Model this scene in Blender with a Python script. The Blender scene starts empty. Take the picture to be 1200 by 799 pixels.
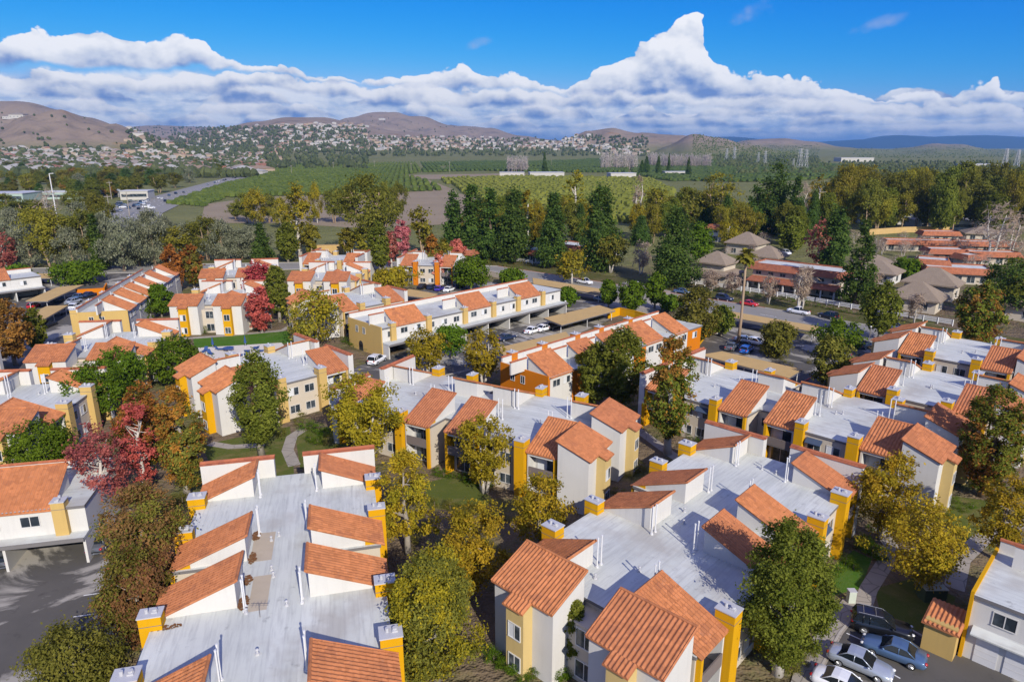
import bpy, math, random
from mathutils import Vector, noise as mnoise
R = math.radians
random.seed(7)
scene = bpy.context.scene
COL = scene.collection

# ------------------------------------------------------------------ camera model (survey of the photograph)
FPX, PITCH, CAMH = 800.0, math.atan(228 / 800), 40.0
_c, _s = math.cos(PITCH), math.sin(PITCH)
def ray(px, py):
    X = (px - 600) / FPX; Y = (py - 400) / FPX
    return Vector((X, _c - Y * _s, -(_s + Y * _c)))
def at(px, py, z=0.0):
    d = ray(px, py); t = (z - CAMH) / d.z
    return Vector((d.x * t, d.y * t, z))
def height_over(p, py):
    """height at ground point p of a vertical whose top is seen on image row py"""
    k = (py - 400) / FPX; D = math.hypot(p.y, 0)
    d = ray(600, py); t = p.y / d.y
    return CAMH + d.z * t
def ppm(p, z=0.0):
    """pixels per metre at a world point"""
    depth = p.y * _c + (CAMH - z) * _s
    return FPX / depth

cam = bpy.data.cameras.new('camera'); cam.lens = 24.0; cam.sensor_width = 36.0
cam.clip_start = 0.5; cam.clip_end = 90000
camo = bpy.data.objects.new('camera', cam); COL.objects.link(camo)
camo.location = (0, 0, CAMH); camo.rotation_euler = (math.pi / 2 - PITCH, 0, 0)
scene.camera = camo

# ------------------------------------------------------------------ object helpers
def tag(o, label=None, cat=None, group=None, kind=None):
    if label: o['label'] = label
    if cat: o['category'] = cat
    if group: o['group'] = group
    if kind: o['kind'] = kind
    return o
def empty(name, loc, rz=0, label=None, cat=None, group=None):
    o = bpy.data.objects.new(name, None); COL.objects.link(o)
    o.location = loc; o.rotation_euler = (0, 0, rz); o.empty_display_size = .5
    return tag(o, label, cat, group)
def link(name, me, parent=None, loc=None, rz=None):
    o = bpy.data.objects.new(name, me); COL.objects.link(o)
    if parent is not None: o.parent = parent
    if loc is not None: o.location = loc
    if rz is not None: o.rotation_euler = (0, 0, rz)
    return o
def children(o): return [c for c in KIDS.get(o.name, [])]
KIDS = {}
def copy_tree(o, parent=None):
    c = o.copy(); COL.objects.link(c); c.parent = parent
    for ch in list(o.children): copy_tree(ch, c)
    return c

class MB:
    """collects faces into ONE mesh"""
    def __init__(s): s.v = []; s.f = []; s.m = []; s.cur = 0
    def face(s, pts, m=None):
        n = len(s.v); s.v.extend([tuple(p) for p in pts]); s.f.append(tuple(range(n, n + len(pts)))); s.m.append(s.cur if m is None else m)
    def box(s, x0, x1, y0, y1, z0, z1, m=None):
        P = [(x0,y0,z0),(x1,y0,z0),(x1,y1,z0),(x0,y1,z0),(x0,y0,z1),(x1,y0,z1),(x1,y1,z1),(x0,y1,z1)]
        n = len(s.v); s.v.extend(P)
        for q in ((0,3,2,1),(4,5,6,7),(0,1,5,4),(1,2,6,5),(2,3,7,6),(3,0,4,7)):
            s.f.append(tuple(n + i for i in q)); s.m.append(s.cur if m is None else m)
    def prism(s, poly, z0, z1, m=None, mt=None):
        n = len(poly); a = sum(poly[i][0]*poly[(i+1)%n][1]-poly[(i+1)%n][0]*poly[i][1] for i in range(n))
        if a < 0: poly = list(reversed(poly))
        b = len(s.v); s.v.extend([(x, y, z0) for x, y in poly] + [(x, y, z1) for x, y in poly])
        mm = s.cur if m is None else m
        s.f.append(tuple(b + n - 1 - i for i in range(n))); s.m.append(mm)
        s.f.append(tuple(b + n + i for i in range(n))); s.m.append(mm if mt is None else mt)
        for i in range(n):
            j = (i + 1) % n; s.f.append((b+i, b+j, b+n+j, b+n+i)); s.m.append(mm)
    def extrude(s, poly, vec, m=None):
        """closed prism from a planar 3-D polygon moved by vec"""
        n = len(poly); b = len(s.v); v = Vector(vec); poly = [Vector(p) for p in poly]
        nr = Vector((0,0,0))
        for i in range(n): nr += poly[i].cross(poly[(i+1)%n])
        if nr.dot(v) > 0: poly = list(reversed(poly))
        s.v.extend([tuple(p) for p in poly] + [tuple(p + v) for p in poly]); mm = s.cur if m is None else m
        s.f.append(tuple(b + i for i in range(n))); s.f.append(tuple(b + 2*n - 1 - i for i in range(n))); s.m += [mm, mm]
        for i in range(n):
            j = (i + 1) % n; s.f.append((b+j, b+i, b+n+i, b+n+j)); s.m.append(mm)
    def tube(s, path, rad, n=6, cap=True, m=None):
        mm = s.cur if m is None else m
        path = [Vector(p) for p in path]
        if not isinstance(rad, (list, tuple)): rad = [rad] * len(path)
        b = len(s.v)
        for i, p in enumerate(path):
            d = (path[min(i+1, len(path)-1)] - path[max(i-1, 0)])
            if d.length < 1e-6: d = Vector((0,0,1))
            d.normalize(); a = d.cross(Vector((1,0,0)) if abs(d.x) < .8 else Vector((0,1,0))).normalized(); c = d.cross(a)
            for k in range(n):
                t = 2*math.pi*k/n; s.v.append(tuple(p + (a*math.cos(t) + c*math.sin(t)) * rad[i]))
        for i in range(len(path)-1):
            for k in range(n):
                k2 = (k+1) % n; s.f.append((b+i*n+k, b+i*n+k2, b+(i+1)*n+k2, b+(i+1)*n+k)); s.m.append(mm)
        if cap:
            s.f.append(tuple(b+n-1-k for k in range(n))); s.f.append(tuple(b+(len(path)-1)*n+k for k in range(n))); s.m += [mm, mm]
    def ball(s, c, r, sz=1.0, n=8, k=5, m=None):
        b = len(s.v); mm = s.cur if m is None else m
        for i in range(1, k):
            t = math.pi*i/k
            for j in range(n):
                p = 2*math.pi*j/n; s.v.append((c[0]+r*math.sin(t)*math.cos(p), c[1]+r*math.sin(t)*math.sin(p), c[2]+r*sz*math.cos(t)))
        s.v.append((c[0],c[1],c[2]+r*sz)); s.v.append((c[0],c[1],c[2]-r*sz)); T = b+(k-1)*n
        for i in range(k-2):
            for j in range(n):
                s.f.append((b+i*n+j, b+(i+1)*n+j, b+(i+1)*n+(j+1)%n, b+i*n+(j+1)%n)); s.m.append(mm)
        for j in range(n):
            s.f.append((T, b+j, b+(j+1)%n)); s.f.append((T+1, b+(k-2)*n+(j+1)%n, b+(k-2)*n+j)); s.m += [mm, mm]
    def mesh(s, name, mats, smooth=False):
        me = bpy.data.meshes.new(name); me.from_pydata(s.v, [], s.f)
        if not isinstance(mats, (list, tuple)): mats = [mats]
        for m in mats: me.materials.append(m)
        if len(mats) > 1: me.polygons.foreach_set('material_index', s.m)
        if smooth: me.polygons.foreach_set('use_smooth', [True]*len(me.polygons))
        me.update(); return me
    def build(s, name, mats, parent=None, smooth=False, label=None, loc=None, rz=None):
        o = link(name, s.mesh(name, mats, smooth), parent, loc, rz)
        if label: o['label'] = label
        return o

# ------------------------------------------------------------------ materials
def lin(r, g, b):
    f = lambda c: (c/255/12.92 if c/255 <= .04045 else ((c/255+.055)/1.055)**2.4)
    return (f(r), f(g), f(b))
class NT:
    def __init__(s, name):
        s.mat = bpy.data.materials.new(name); s.mat.use_nodes = True; s.t = s.mat.node_tree; s.t.nodes.clear()
        s.out = s.t.nodes.new('ShaderNodeOutputMaterial')
    def n(s, typ, **kw):
        nd = s.t.nodes.new(typ)
        for k, v in kw.items():
            if k.startswith('i_'):
                key = k[2:]; key = int(key) if key.isdigit() else key.replace('_', ' ')
                nd.inputs[key].default_value = v
            else: setattr(nd, k, v)
        return nd
    def l(s, a, b): s.t.links.new(a, b)
    def noise(s, vec, scale, detail=3, rough=.55, dist=0):
        nd = s.n('ShaderNodeTexNoise'); nd.inputs['Scale'].default_value = scale; nd.inputs['Detail'].default_value = detail
        nd.inputs['Roughness'].default_value = rough; nd.inputs['Distortion'].default_value = dist
        if vec is not None: s.l(vec, nd.inputs['Vector'])
        return nd.outputs['Fac']
    def ramp(s, fac, stops, interp='LINEAR'):
        nd = s.n('ShaderNodeValToRGB'); nd.color_ramp.interpolation = interp; e = nd.color_ramp.elements
        while len(e) < len(stops): e.new(.5)
        for i, (p, c) in enumerate(stops):
            e[i].position = p; e[i].color = (c[0], c[1], c[2], 1) if isinstance(c, (tuple, list)) else (c, c, c, 1)
        s.l(fac, nd.inputs['Fac']); return nd.outputs['Color']
    def mix(s, fac, a, b, mode='MIX'):
        nd = s.n('ShaderNodeMix', data_type='RGBA', blend_type=mode)
        for k, v in ((0, fac), (6, a), (7, b)):
            if hasattr(v, 'is_linked'): s.l(v, nd.inputs[k])
            else: nd.inputs[k].default_value = v if not isinstance(v, (tuple, list)) else (v[0], v[1], v[2], 1)
        return nd.outputs[2]
    def math(s, op, a, b=0.0, clamp=False):
        nd = s.n('ShaderNodeMath', operation=op, use_clamp=clamp)
        for k, v in ((0, a), (1, b)):
            if hasattr(v, 'is_linked'): s.l(v, nd.inputs[k])
            else: nd.inputs[k].default_value = v
        return nd.outputs[0]
    def bsdf(s, color, rough=.8, spec=.3, metal=0.0, bump=None, bstr=.3, bdist=.05, coat=0.0):
        b = s.n('ShaderNodeBsdfPrincipled')
        for k, v in (('Base Color', color), ('Roughness', rough), ('Metallic', metal), ('Specular IOR Level', spec), ('Coat Weight', coat)):
            if hasattr(v, 'is_linked'): s.l(v, b.inputs[k])
            else: b.inputs[k].default_value = v if not isinstance(v, (tuple, list)) else (v[0], v[1], v[2], 1)
        if bump is not None:
            bp = s.n('ShaderNodeBump'); bp.inputs['Strength'].default_value = bstr; bp.inputs['Distance'].default_value = bdist
            s.l(bump, bp.inputs['Height']); s.l(bp.outputs[0], b.inputs['Normal'])
        s.l(b.outputs[0], s.out.inputs['Surface']); return s.mat
    def pos(s): return s.n('ShaderNodeNewGeometry').outputs['Position']
    def obj(s): return s.n('ShaderNodeTexCoord').outputs['Object']
    def rnd(s): return s.n('ShaderNodeObjectInfo').outputs['Random']
    def island(s): return s.n('ShaderNodeNewGeometry').outputs['Random Per Island']
def scale3(c, k): return (c[0]*k, c[1]*k, c[2]*k)

def stucco(name, c, var=.12):
    t = NT(name); p = t.pos()
    col = t.mix(t.noise(p, .35, 4), scale3(c, 1-var), scale3(c, 1+var*.4))
    # rain streaks: noise stretched down the wall
    mp = t.n('ShaderNodeMapping'); mp.inputs['Scale'].default_value = (2.2, 2.2, .22); t.l(p, mp.inputs['Vector'])
    st = t.ramp(t.noise(mp.outputs[0], 1.0, 5, .6), [(.52, 0.0), (.8, 1.0)])
    col = t.mix(t.math('MULTIPLY', st, .3), col, scale3(c, .66))
    return t.bsdf(col, .9, .15, bump=t.noise(p, 14, 3), bstr=.25, bdist=.02)
def plain(name, c, rough=.6, spec=.3, metal=0.0, coat=0.0):
    t = NT(name); col = t.mix(t.noise(t.pos(), 1.5, 3), scale3(c, .86), scale3(c, 1.06))
    return t.bsdf(col, rough, spec, metal, coat=coat)
M = {}
M['white'] = stucco('white_stucco', (.57, .555, .525))
M['cream'] = stucco('cream_stucco', (.52, .455, .365))
M['tan'] = stucco('tan_stucco', (.52, .355, .125))
M['panel'] = stucco('pale_yellow_stucco', (.54, .40, .17))
M['amber'] = stucco('amber_stucco', (.58, .30, .004), .08)
M['orange'] = stucco('orange_stucco', (.55, .165, .006), .1)
M['grey_trim'] = plain('grey_trim', (.16, .15, .15), .7)
M['rail'] = plain('brown_grey_railing', (.17, .14, .13), .7)
M['pipe'] = plain('white_pipe', (.64, .64, .65), .5)
M['cap'] = plain('weathered_metal_cap', (.46, .46, .48), .55, .4)
M['frame'] = plain('window_frame', (.58, .57, .55), .5)
M['dark'] = plain('dark_opening', (.03, .03, .033), .8)
def glass():
    t = NT('window_glass'); c = t.ramp(t.noise(t.pos(), .8, 2), [(.4, (.02, .028, .036)), (.62, (.07, .085, .1)), (.75, (.22, .23, .24))])
    return t.bsdf(c, .08, .6)
M['glass'] = glass()
M['blind'] = plain('window_blind', (.62, .63, .64), .5)

def tile(name, c, geo=True):
    t = NT(name); p = t.obj()
    vo = t.n('ShaderNodeTexVoronoi'); vo.inputs['Scale'].default_value = 2.6; t.l(p, vo.inputs['Vector'])
    sp = t.n('ShaderNodeSeparateColor'); t.l(vo.outputs['Color'], sp.inputs[0])
    col = t.mix(sp.outputs[0], scale3(c, .72), (c[0]*1.16, c[1]*1.2, c[2]*1.25))
    col = t.mix(t.math('MULTIPLY', t.ramp(t.noise(t.pos(), .5, 5, .62), [(.42, 0.0), (.7, 1.0)]), .55), col, (c[0]*.72, c[1]*.78, c[2]*.9))
    col = t.mix(t.math('MULTIPLY', t.ramp(t.noise(t.pos(), 2.3, 4, .7), [(.6, 0.0), (.72, 1.0)]), .3), col, (.30, .24, .2))
    rz = t.n('ShaderNodeTexWhiteNoise', noise_dimensions='1D'); t.l(t.math('MULTIPLY', t.rnd(), 37.0), rz.inputs['W'])
    col = t.mix(t.math('MULTIPLY', t.rnd(), .85), col, t.mix(.5, col, (c[0]*.62, c[1]*.60, c[2]*.95)))
    col = t.mix(t.math('MULTIPLY', rz.outputs[0], .5), col, t.mix(.5, col, (c[0]*1.08, c[1]*1.12, c[2]*1.05)))
    vs_ = t.n('ShaderNodeTexVoronoi'); vs_.inputs['Scale'].default_value = 1.3; t.l(p, vs_.inputs['Vector']); s2 = t.n('ShaderNodeSeparateColor'); t.l(vs_.outputs['Color'], s2.inputs[0])
    col = t.mix(t.ramp(s2.outputs[1], [(.86, 0.0), (.9, .55)]), col, (c[0]*.6, c[1]*.62, c[2]*.8))
    return t.bsdf(col, .85, .2, bump=t.noise(p, 9, 3), bstr=.3, bdist=.02)
M['tile'] = tile('terracotta_tile', (.47, .172, .066))
M['coping'] = tile('terracotta_coping', (.42, .135, .062))

def membrane():
    t = NT('roof_membrane'); p = t.obj()
    s = t.n('ShaderNodeSeparateXYZ'); t.l(p, s.inputs[0])
    base = t.mix(t.noise(t.pos(), .22, 5, .6), (.40, .415, .395), (.61, .63, .58))
    # welded strips about a metre wide, running along the roof
    fr = t.math('FRACT', t.math('MULTIPLY', s.outputs[0], .95))
    seam = t.ramp(t.math('ABSOLUTE', t.math('SUBTRACT', fr, .5)), [(.42, 0.0), (.5, 1.0)])
    strip = t.n('ShaderNodeTexWhiteNoise', noise_dimensions='1D'); t.l(t.math('FLOOR', t.math('MULTIPLY', s.outputs[0], .95)), strip.inputs['W'])
    base = t.mix(t.math('MULTIPLY', strip.outputs[0], .3), base, (.72, .73, .70))
    base = t.mix(t.math('MULTIPLY', seam, .34), base, (.40, .41, .40))
    mp = t.n('ShaderNodeMapping'); mp.inputs['Scale'].default_value = (2.8, .25, 1); t.l(p, mp.inputs['Vector'])
    base = t.mix(t.math('MULTIPLY', t.ramp(t.noise(mp.outputs[0], 1.4, 5, .65), [(.48, 0.0), (.74, 1.0)]), .5), base, (.27, .275, .28))
    base = t.mix(t.math('MULTIPLY', t.ramp(t.noise(t.pos(), 1.1, 6, .7), [(.6, 0.0), (.72, 1.0)]), .5), base, (.16, .155, .15))
    base = t.mix(t.math('MULTIPLY', t.ramp(t.noise(t.pos(), .13, 4, .6), [(.52, 0.0), (.64, 1.0)]), .6), base, (.36, .335, .295))
    return t.bsdf(base, .7, .3, bump=t.noise(p, 6, 4), bstr=.2, bdist=.03)
M['membrane'] = membrane()

def asphalt():
    t = NT('asphalt'); p = t.pos()
    c = t.mix(t.noise(p, .12, 5, .6), (.055, .052, .049), (.13, .12, .108))
    c = t.mix(t.math('MULTIPLY', t.ramp(t.noise(p, .075, 6, .6, 1.5), [(.5, 0.0), (.555, 1.0)]), .85), c, (.36, .335, .295))
    c = t.mix(t.math('MULTIPLY', t.ramp(t.noise(p, .7, 5, .7), [(.58, 0.0), (.7, 1.0)]), .5), c, (.045, .04, .04))
    return t.bsdf(c, .85, .25, bump=t.noise(p, 20, 3), bstr=.15, bdist=.02)
M['asphalt'] = asphalt()
def road():
    t = NT('road_asphalt'); p = t.pos()
    c = t.mix(t.noise(p, .2, 5, .6), (.19, .182, .168), (.28, .265, .24))
    return t.bsdf(c, .85, .25)
M['road'] = road()
def concrete():
    t = NT('concrete'); p = t.pos()
    c = t.mix(t.noise(p, .5, 5, .65), (.24, .215, .185), (.40, .36, .31))
    fr = t.n('ShaderNodeTexVoronoi', feature='DISTANCE_TO_EDGE'); fr.inputs['Scale'].default_value = .55; t.l(p, fr.inputs['Vector'])
    c = t.mix(t.ramp(fr.outputs['Distance'], [(.0, 1.0), (.03, 0.0)]), c, (.14, .125, .11))
    return t.bsdf(c, .9, .2)
M['concrete'] = concrete()
M['kerb'] = plain('kerb_concrete', (.40, .37, .33), .85)
M['redkerb'] = plain('red_painted_kerb', (.46, .09, .06), .7)
M['line'] = plain('white_road_paint', (.70, .70, .68), .7)
def lawn(name, a, b, d):
    t = NT(name); p = t.pos()
    c = t.mix(t.noise(p, .35, 5, .65), a, b)
    c = t.mix(t.ramp(t.noise(p, .22, 6, .7, .6), [(.5, 0.0), (.66, 1.0)]), c, d)
    c = t.mix(t.math('MULTIPLY', t.noise(p, 5, 4, .7), .5), c, scale3(a, .45))
    return t.bsdf(c, .95, .1, bump=t.noise(p, 12, 4, .7), bstr=.7, bdist=.1)
M['lawn'] = lawn('mown_lawn', (.075, .105, .02), (.15, .165, .035), (.22, .175, .07))
M['green_lawn'] = lawn('fresh_lawn', (.05, .13, .012), (.09, .19, .02), (.12, .18, .04))
M['verge'] = lawn('dry_verge', (.075, .085, .022), (.13, .12, .04), (.20, .145, .075))
def mulch():
    t = NT('garden_soil'); p = t.pos()
    c = t.mix(t.noise(p, .3, 6, .7), (.095, .07, .046), (.22, .165, .105))
    c = t.mix(t.ramp(t.noise(p, .11, 6, .65), [(.48, 0.0), (.62, 1.0)]), c, (.105, .11, .035))
    c = t.mix(t.math('MULTIPLY', t.ramp(t.noise(p, 2.5, 4, .7), [(.55, 0.0), (.68, 1.0)]), .7), c, (.22, .15, .075))
    return t, c, p
def terrain_mat():
    t, near, p = mulch()
    s = t.n('ShaderNodeSeparateXYZ'); t.l(p, s.inputs[0])
    mp = t.n('ShaderNodeMapping'); mp.inputs['Scale'].default_value = (.01, .01, .01); t.l(p, mp.inputs['Vector']); q = mp.outputs[0]
    hill = t.mix(t.noise(q, .55, 8, .62), (.19, .145, .105), (.33, .25, .18))
    hill = t.mix(t.math('MULTIPLY', t.ramp(t.noise(q, 1.1, 6, .7), [(.5, 0.0), (.64, 1.0)]), .7), hill, (.12, .10, .078))
    hill = t.mix(t.math('MULTIPLY', t.ramp(t.noise(q, .42, 5, .6, .8), [(.62, 0.0), (.72, 1.0)]), .7), hill, (.33, .17, .05))
    hill = t.mix(t.ramp(t.noise(q, 3.0, 5, .7), [(.66, 0.0), (.72, 1.0)]), hill, (.05, .055, .03))
    flat = t.mix(t.noise(q, .9, 7, .65), (.105, .125, .035), (.21, .195, .085))
    far = t.mix(t.ramp(t.math('MULTIPLY', s.outputs[2], .0125), [(.2, 0.0), (.75, 1.0)]), flat, hill)
    c = t.mix(t.ramp(t.math('MULTIPLY', s.outputs[1], .002), [(.35, 0.0), (.55, 1.0)]), near, far)
    return t.bsdf(c, .95, .1, bump=t.noise(q, 2.0, 8, .7), bstr=.6, bdist=12.0)
M['terrain'] = terrain_mat()
def field():
    t = NT('ploughed_field'); p = t.pos()
    c = t.mix(t.noise(p, .03, 6, .65), (.24, .19, .125), (.38, .30, .21))
    mp = t.n('ShaderNodeMapping'); mp.inputs['Scale'].default_value = (.01, .6, 1); t.l(p, mp.inputs['Vector'])
    c = t.mix(t.math('MULTIPLY', t.noise(mp.outputs[0], .6, 5), .5), c, (.11, .085, .055))
    return t.bsdf(c, .95, .1)
M['field'] = field()
M['carport'] = stucco('carport_roof_gravel', (.50, .34, .145), .2)
def shake():
    t = NT('wood_shake_roof'); p = t.pos()
    c = t.mix(t.noise(p, .8, 6, .7), (.20, .155, .115), (.36, .29, .225))
    c = t.mix(t.math('MULTIPLY', t.noise(p, 4, 5, .7), .5), c, (.14, .11, .085))
    return t.bsdf(c, .95, .1, bump=t.noise(p, 5, 5, .7), bstr=.8, bdist=.1)
M['shake'] = shake()

# ------------------------------------------------------------------ world: nishita sky with fair-weather cumulus, one sun
SUN_EL, SUN_AZ = R(31), math.atan2(.38, -.925)       # azimuth measured from +Y towards +X
wd = bpy.data.worlds.new('World'); scene.world = wd; wd.use_nodes = True
class WT(NT):
    def __init__(s): s.t = wd.node_tree; s.t.nodes.clear(); s.out = s.t.nodes.new('ShaderNodeOutputWorld')
w = WT()
sky = w.n('ShaderNodeTexSky', sky_type='NISHITA', sun_disc=False); sky.sun_elevation = SUN_EL; sky.sun_rotation = SUN_AZ
sky.air_density = 1.0; sky.dust_density = .3; sky.ozone_density = 3.0; sky.altitude = 100
ss = w.n('ShaderNodeSeparateColor'); w.l(sky.outputs[0], ss.inputs[0]); sc_ = w.n('ShaderNodeCombineColor')
for ch, (ref, ex, k, mx) in enumerate(((3.76, 5.0, .16, 2.2), (4.96, 1.4, 1.38, 4.4), (7.42, .5, 4.2, 5.2))):
    w.l(w.math('MINIMUM', w.math('MULTIPLY', w.math('POWER', w.math('DIVIDE', ss.outputs[ch], ref), ex), k), mx), sc_.inputs[ch])
tint = sc_.outputs[0]
gen = w.n('ShaderNodeTexCoord').outputs['Generated']
sx = w.n('ShaderNodeSeparateXYZ'); w.l(gen, sx.inputs[0])
az = w.math('ARCTAN2', sx.outputs[0], sx.outputs[1]); el = w.math('ARCSINE', sx.outputs[2])
def az_of(px): d = ray(px, 100); return math.atan2(d.x, d.y)
def el_of(px, py): d = ray(px, py); return math.atan2(d.z, math.hypot(d.x, d.y))
def curve(pts):
    """pixel outline (px, row) -> function of azimuth giving elevation"""
    fc = w.n('ShaderNodeFloatCurve'); c = fc.mapping.curves[0]
    A0, A1 = -1.2, 1.2
    P = [((az_of(x)-A0)/(A1-A0), el_of(x, y)*4) for x, y in pts]
    P = [(0.0, P[0][1])] + P + [(1.0, P[-1][1])]
    while len(c.points) < len(P): c.points.new(.5, .5)
    for q, (a, b) in zip(c.points, P): q.location = (a, b); q.handle_type = 'VECTOR'
    fc.mapping.update()
    w.l(w.math('DIVIDE', w.math('SUBTRACT', azw, A0), A1-A0), fc.inputs['Value'])
    return w.math('DIVIDE', fc.outputs[0], 4.0)
cmb = w.n('ShaderNodeCombineXYZ'); w.l(az, cmb.inputs[0]); w.l(w.math('MULTIPLY', el, 1.35), cmb.inputs[1]); P0 = cmb.outputs[0]
warp = w.noise(P0, 9, 4, .5); azw = w.math('ADD', az, w.math('MULTIPLY', w.math('SUBTRACT', warp, .5), .034))
big = w.noise(P0, 15, 9, .56)
off = w.n('ShaderNodeVectorMath', operation='ADD'); w.l(P0, off.inputs[0]); off.inputs[1].default_value = (.006, .011, 0)
big2 = w.noise(off.outputs[0], 15, 4, .5)
def puff(scale, vec):
    v = w.n('ShaderNodeTexVoronoi', feature='F1'); v.inputs['Scale'].default_value = scale; w.l(vec, v.inputs['Vector']); return w.math('SUBTRACT', .5, v.outputs['Distance'])
wv = w.n('ShaderNodeVectorMath', operation='SCALE'); wn = w.n('ShaderNodeTexNoise'); wn.inputs['Scale'].default_value = 30; wn.inputs['Detail'].default_value = 4; w.l(P0, wn.inputs['Vector']); w.l(wn.outputs['Color'], wv.inputs[0]); wv.inputs['Scale'].default_value = .03
wa = w.n('ShaderNodeVectorMath', operation='ADD'); w.l(P0, wa.inputs[0]); w.l(wv.outputs[0], wa.inputs[1])
wb = w.n('ShaderNodeVectorMath', operation='ADD'); w.l(off.outputs[0], wb.inputs[0]); w.l(wv.outputs[0], wb.inputs[1])
def puffs(v): return w.math('ADD', w.math('MULTIPLY', puff(22, v), .6), w.math('ADD', w.math('MULTIPLY', puff(58, v), .34), w.math('MULTIPLY', puff(130, v), .07)))
pf = puffs(wa.outputs[0]); q1, q2 = puff(22, wa.outputs[0]), puff(22, wb.outputs[0])
bigN, bigN2 = big, big2
big = w.math('ADD', w.math('MULTIPLY', big, .7), w.math('ADD', w.math('MULTIPLY', pf, .55), .05))
relief = w.math('ADD', w.math('SUBTRACT', bigN, bigN2), w.math('MULTIPLY', w.math('SUBTRACT', q1, q2), .3))                     # >0 on sides turned to the sun
CRAMP = [(.0, lin(112, 142, 200)), (.2, lin(150, 170, 212)), (.42, lin(194, 204, 226)), (.7, lin(228, 232, 241)), (1.0, lin(250, 250, 253))]
streak = w.n('ShaderNodeMapping'); streak.inputs['Scale'].default_value = (1.0, 2.8, 1); w.l(P0, streak.inputs['Vector'])
def layer(top, base, rough_amp, soft, base_soft):
    t_ = w.math('ADD', curve(top), w.math('MULTIPLY', w.math('SUBTRACT', big, .55), rough_amp))
    d = w.math('SUBTRACT', t_, el)
    a = w.n('ShaderNodeMapRange', interpolation_type='SMOOTHSTEP'); w.l(d, a.inputs['Value']); a.inputs['From Max'].default_value = soft
    al = a.outputs[0]
    if base is not None:
        b_ = w.math('ADD', curve(base), w.math('MULTIPLY', w.math('SUBTRACT', big, .5), rough_amp*.5))
        e = w.math('SUBTRACT', el, b_); bm = w.n('ShaderNodeMapRange', interpolation_type='SMOOTHSTEP'); w.l(e, bm.inputs['Value']); bm.inputs['From Max'].default_value = base_soft
        al = w.math('MULTIPLY', al, bm.outputs[0])
        lit = w.math('DIVIDE', e, w.math('MAXIMUM', w.math('SUBTRACT', t_, b_), .004))
    else: lit = w.math('SUBTRACT', 1.0, w.math('MULTIPLY', d, 9.0))
    lit = w.math('ADD', w.math('MULTIPLY', w.math('MINIMUM', w.math('MAXIMUM', w.math('MULTIPLY', lit, 1.5), 0.0), 1.0), .78), w.math('MULTIPLY', relief, 2.4))
    lit = w.math('ADD', w.math('ADD', lit, .13), w.math('MULTIPLY', w.math('SUBTRACT', w.noise(P0, 8, 5, .55), .5), 1.5))
    col = w.ramp(lit, CRAMP)
    return al, col
skycol = tint
CL = 4.9     # cloud brightness relative to the sky texture's units
acc = skycol
def over(lay, acc, dens=1.0, gain=1.0):
    al, col = lay
    sc = w.n('ShaderNodeVectorMath', operation='SCALE'); w.l(col, sc.inputs[0]); sc.inputs['Scale'].default_value = CL*gain
    return w.mix(w.math('MULTIPLY', al, dens), acc, sc.outputs[0])
LOW = [(0,108),(60,102),(120,108),(200,106),(300,112),(400,108),(470,112),(560,118),(640,116),(720,122),(800,122),(900,124),(1000,130),(1100,132),(1200,130)]
MID = [(-120,76),(0,76),(60,80),(150,84),(250,76),(330,82),(390,86),(420,100),(500,92),(600,100),(700,98),(800,104),(900,100),(1000,108),(1100,112),(1200,112)]
MIDB = [(-120,108),(0,108),(100,104),(170,112),(230,111),(300,103),(400,116),(500,126),(600,122),(700,126),(800,124),(1000,138),(1200,138)]
TOPS = [(-120,60),(0,42),(25,36),(50,23),(85,32),(112,24),(160,44),(190,38),(215,29),(240,38),(262,60),(290,66),(330,74),(395,78),(420,95),(450,80),(480,84),(520,72),(545,70),(565,84),(600,76),(640,90),(662,92),(690,80),(715,66),(740,48),(758,40),(776,30),(790,20),(800,14),(815,16),(824,26),(830,46),(838,66),(856,78),(872,76),(905,86),(940,84),(985,98),(1010,100),(1040,106),(1070,94),(1085,94),(1105,108),(1140,98),(1172,88),(1182,104),(1230,100)]
BASE = [(-120,76),(0,76),(90,80),(170,84),(230,76),(262,82),(330,90),(400,100),(470,104),(560,104),(640,108),(700,113),(800,112),(850,114),(940,116),(1040,122),(1200,122)]
e_px = lambda row: el_of(600, row)
def row(base_row, h_px, freq, seed, cover, amp, gain=1.0):
    """a rank of small cumulus: flat bases on one level, heaped tops, gaps between"""
    c1 = w.n('ShaderNodeCombineXYZ'); w.l(w.math('MULTIPLY', azw, freq), c1.inputs[0]); c1.inputs[1].default_value = seed
    n1 = w.noise(c1.outputs[0], 1.0, 2, .5)
    hgt = w.math('MULTIPLY', w.math('MINIMUM', w.math('MAXIMUM', w.math('MULTIPLY', w.math('SUBTRACT', n1, cover), 4.5), -.4), 1.15), h_px/800)
    b0 = e_px(base_row); d = w.math('SUBTRACT', w.math('ADD', w.math('ADD', hgt, b0), w.math('MULTIPLY', w.math('SUBTRACT', big, .5), amp)), el)
    a = w.n('ShaderNodeMapRange', interpolation_type='SMOOTHSTEP'); w.l(d, a.inputs['Value']); a.inputs['From Max'].default_value = .0028
    e = w.math('SUBTRACT', el, w.math('ADD', b0, w.math('MULTIPLY', w.math('SUBTRACT', big, .5), .012))); bm = w.n('ShaderNodeMapRange', interpolation_type='SMOOTHSTEP'); w.l(e, bm.inputs['Value']); bm.inputs['From Max'].default_value = .006
    lit = w.math('ADD', w.math('ADD', w.math('DIVIDE', e, h_px/800*.9), +.06), w.math('MULTIPLY', relief, 3.0))
    return w.math('MULTIPLY', a.outputs[0], bm.outputs[0]), w.ramp(lit, CRAMP)
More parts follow.
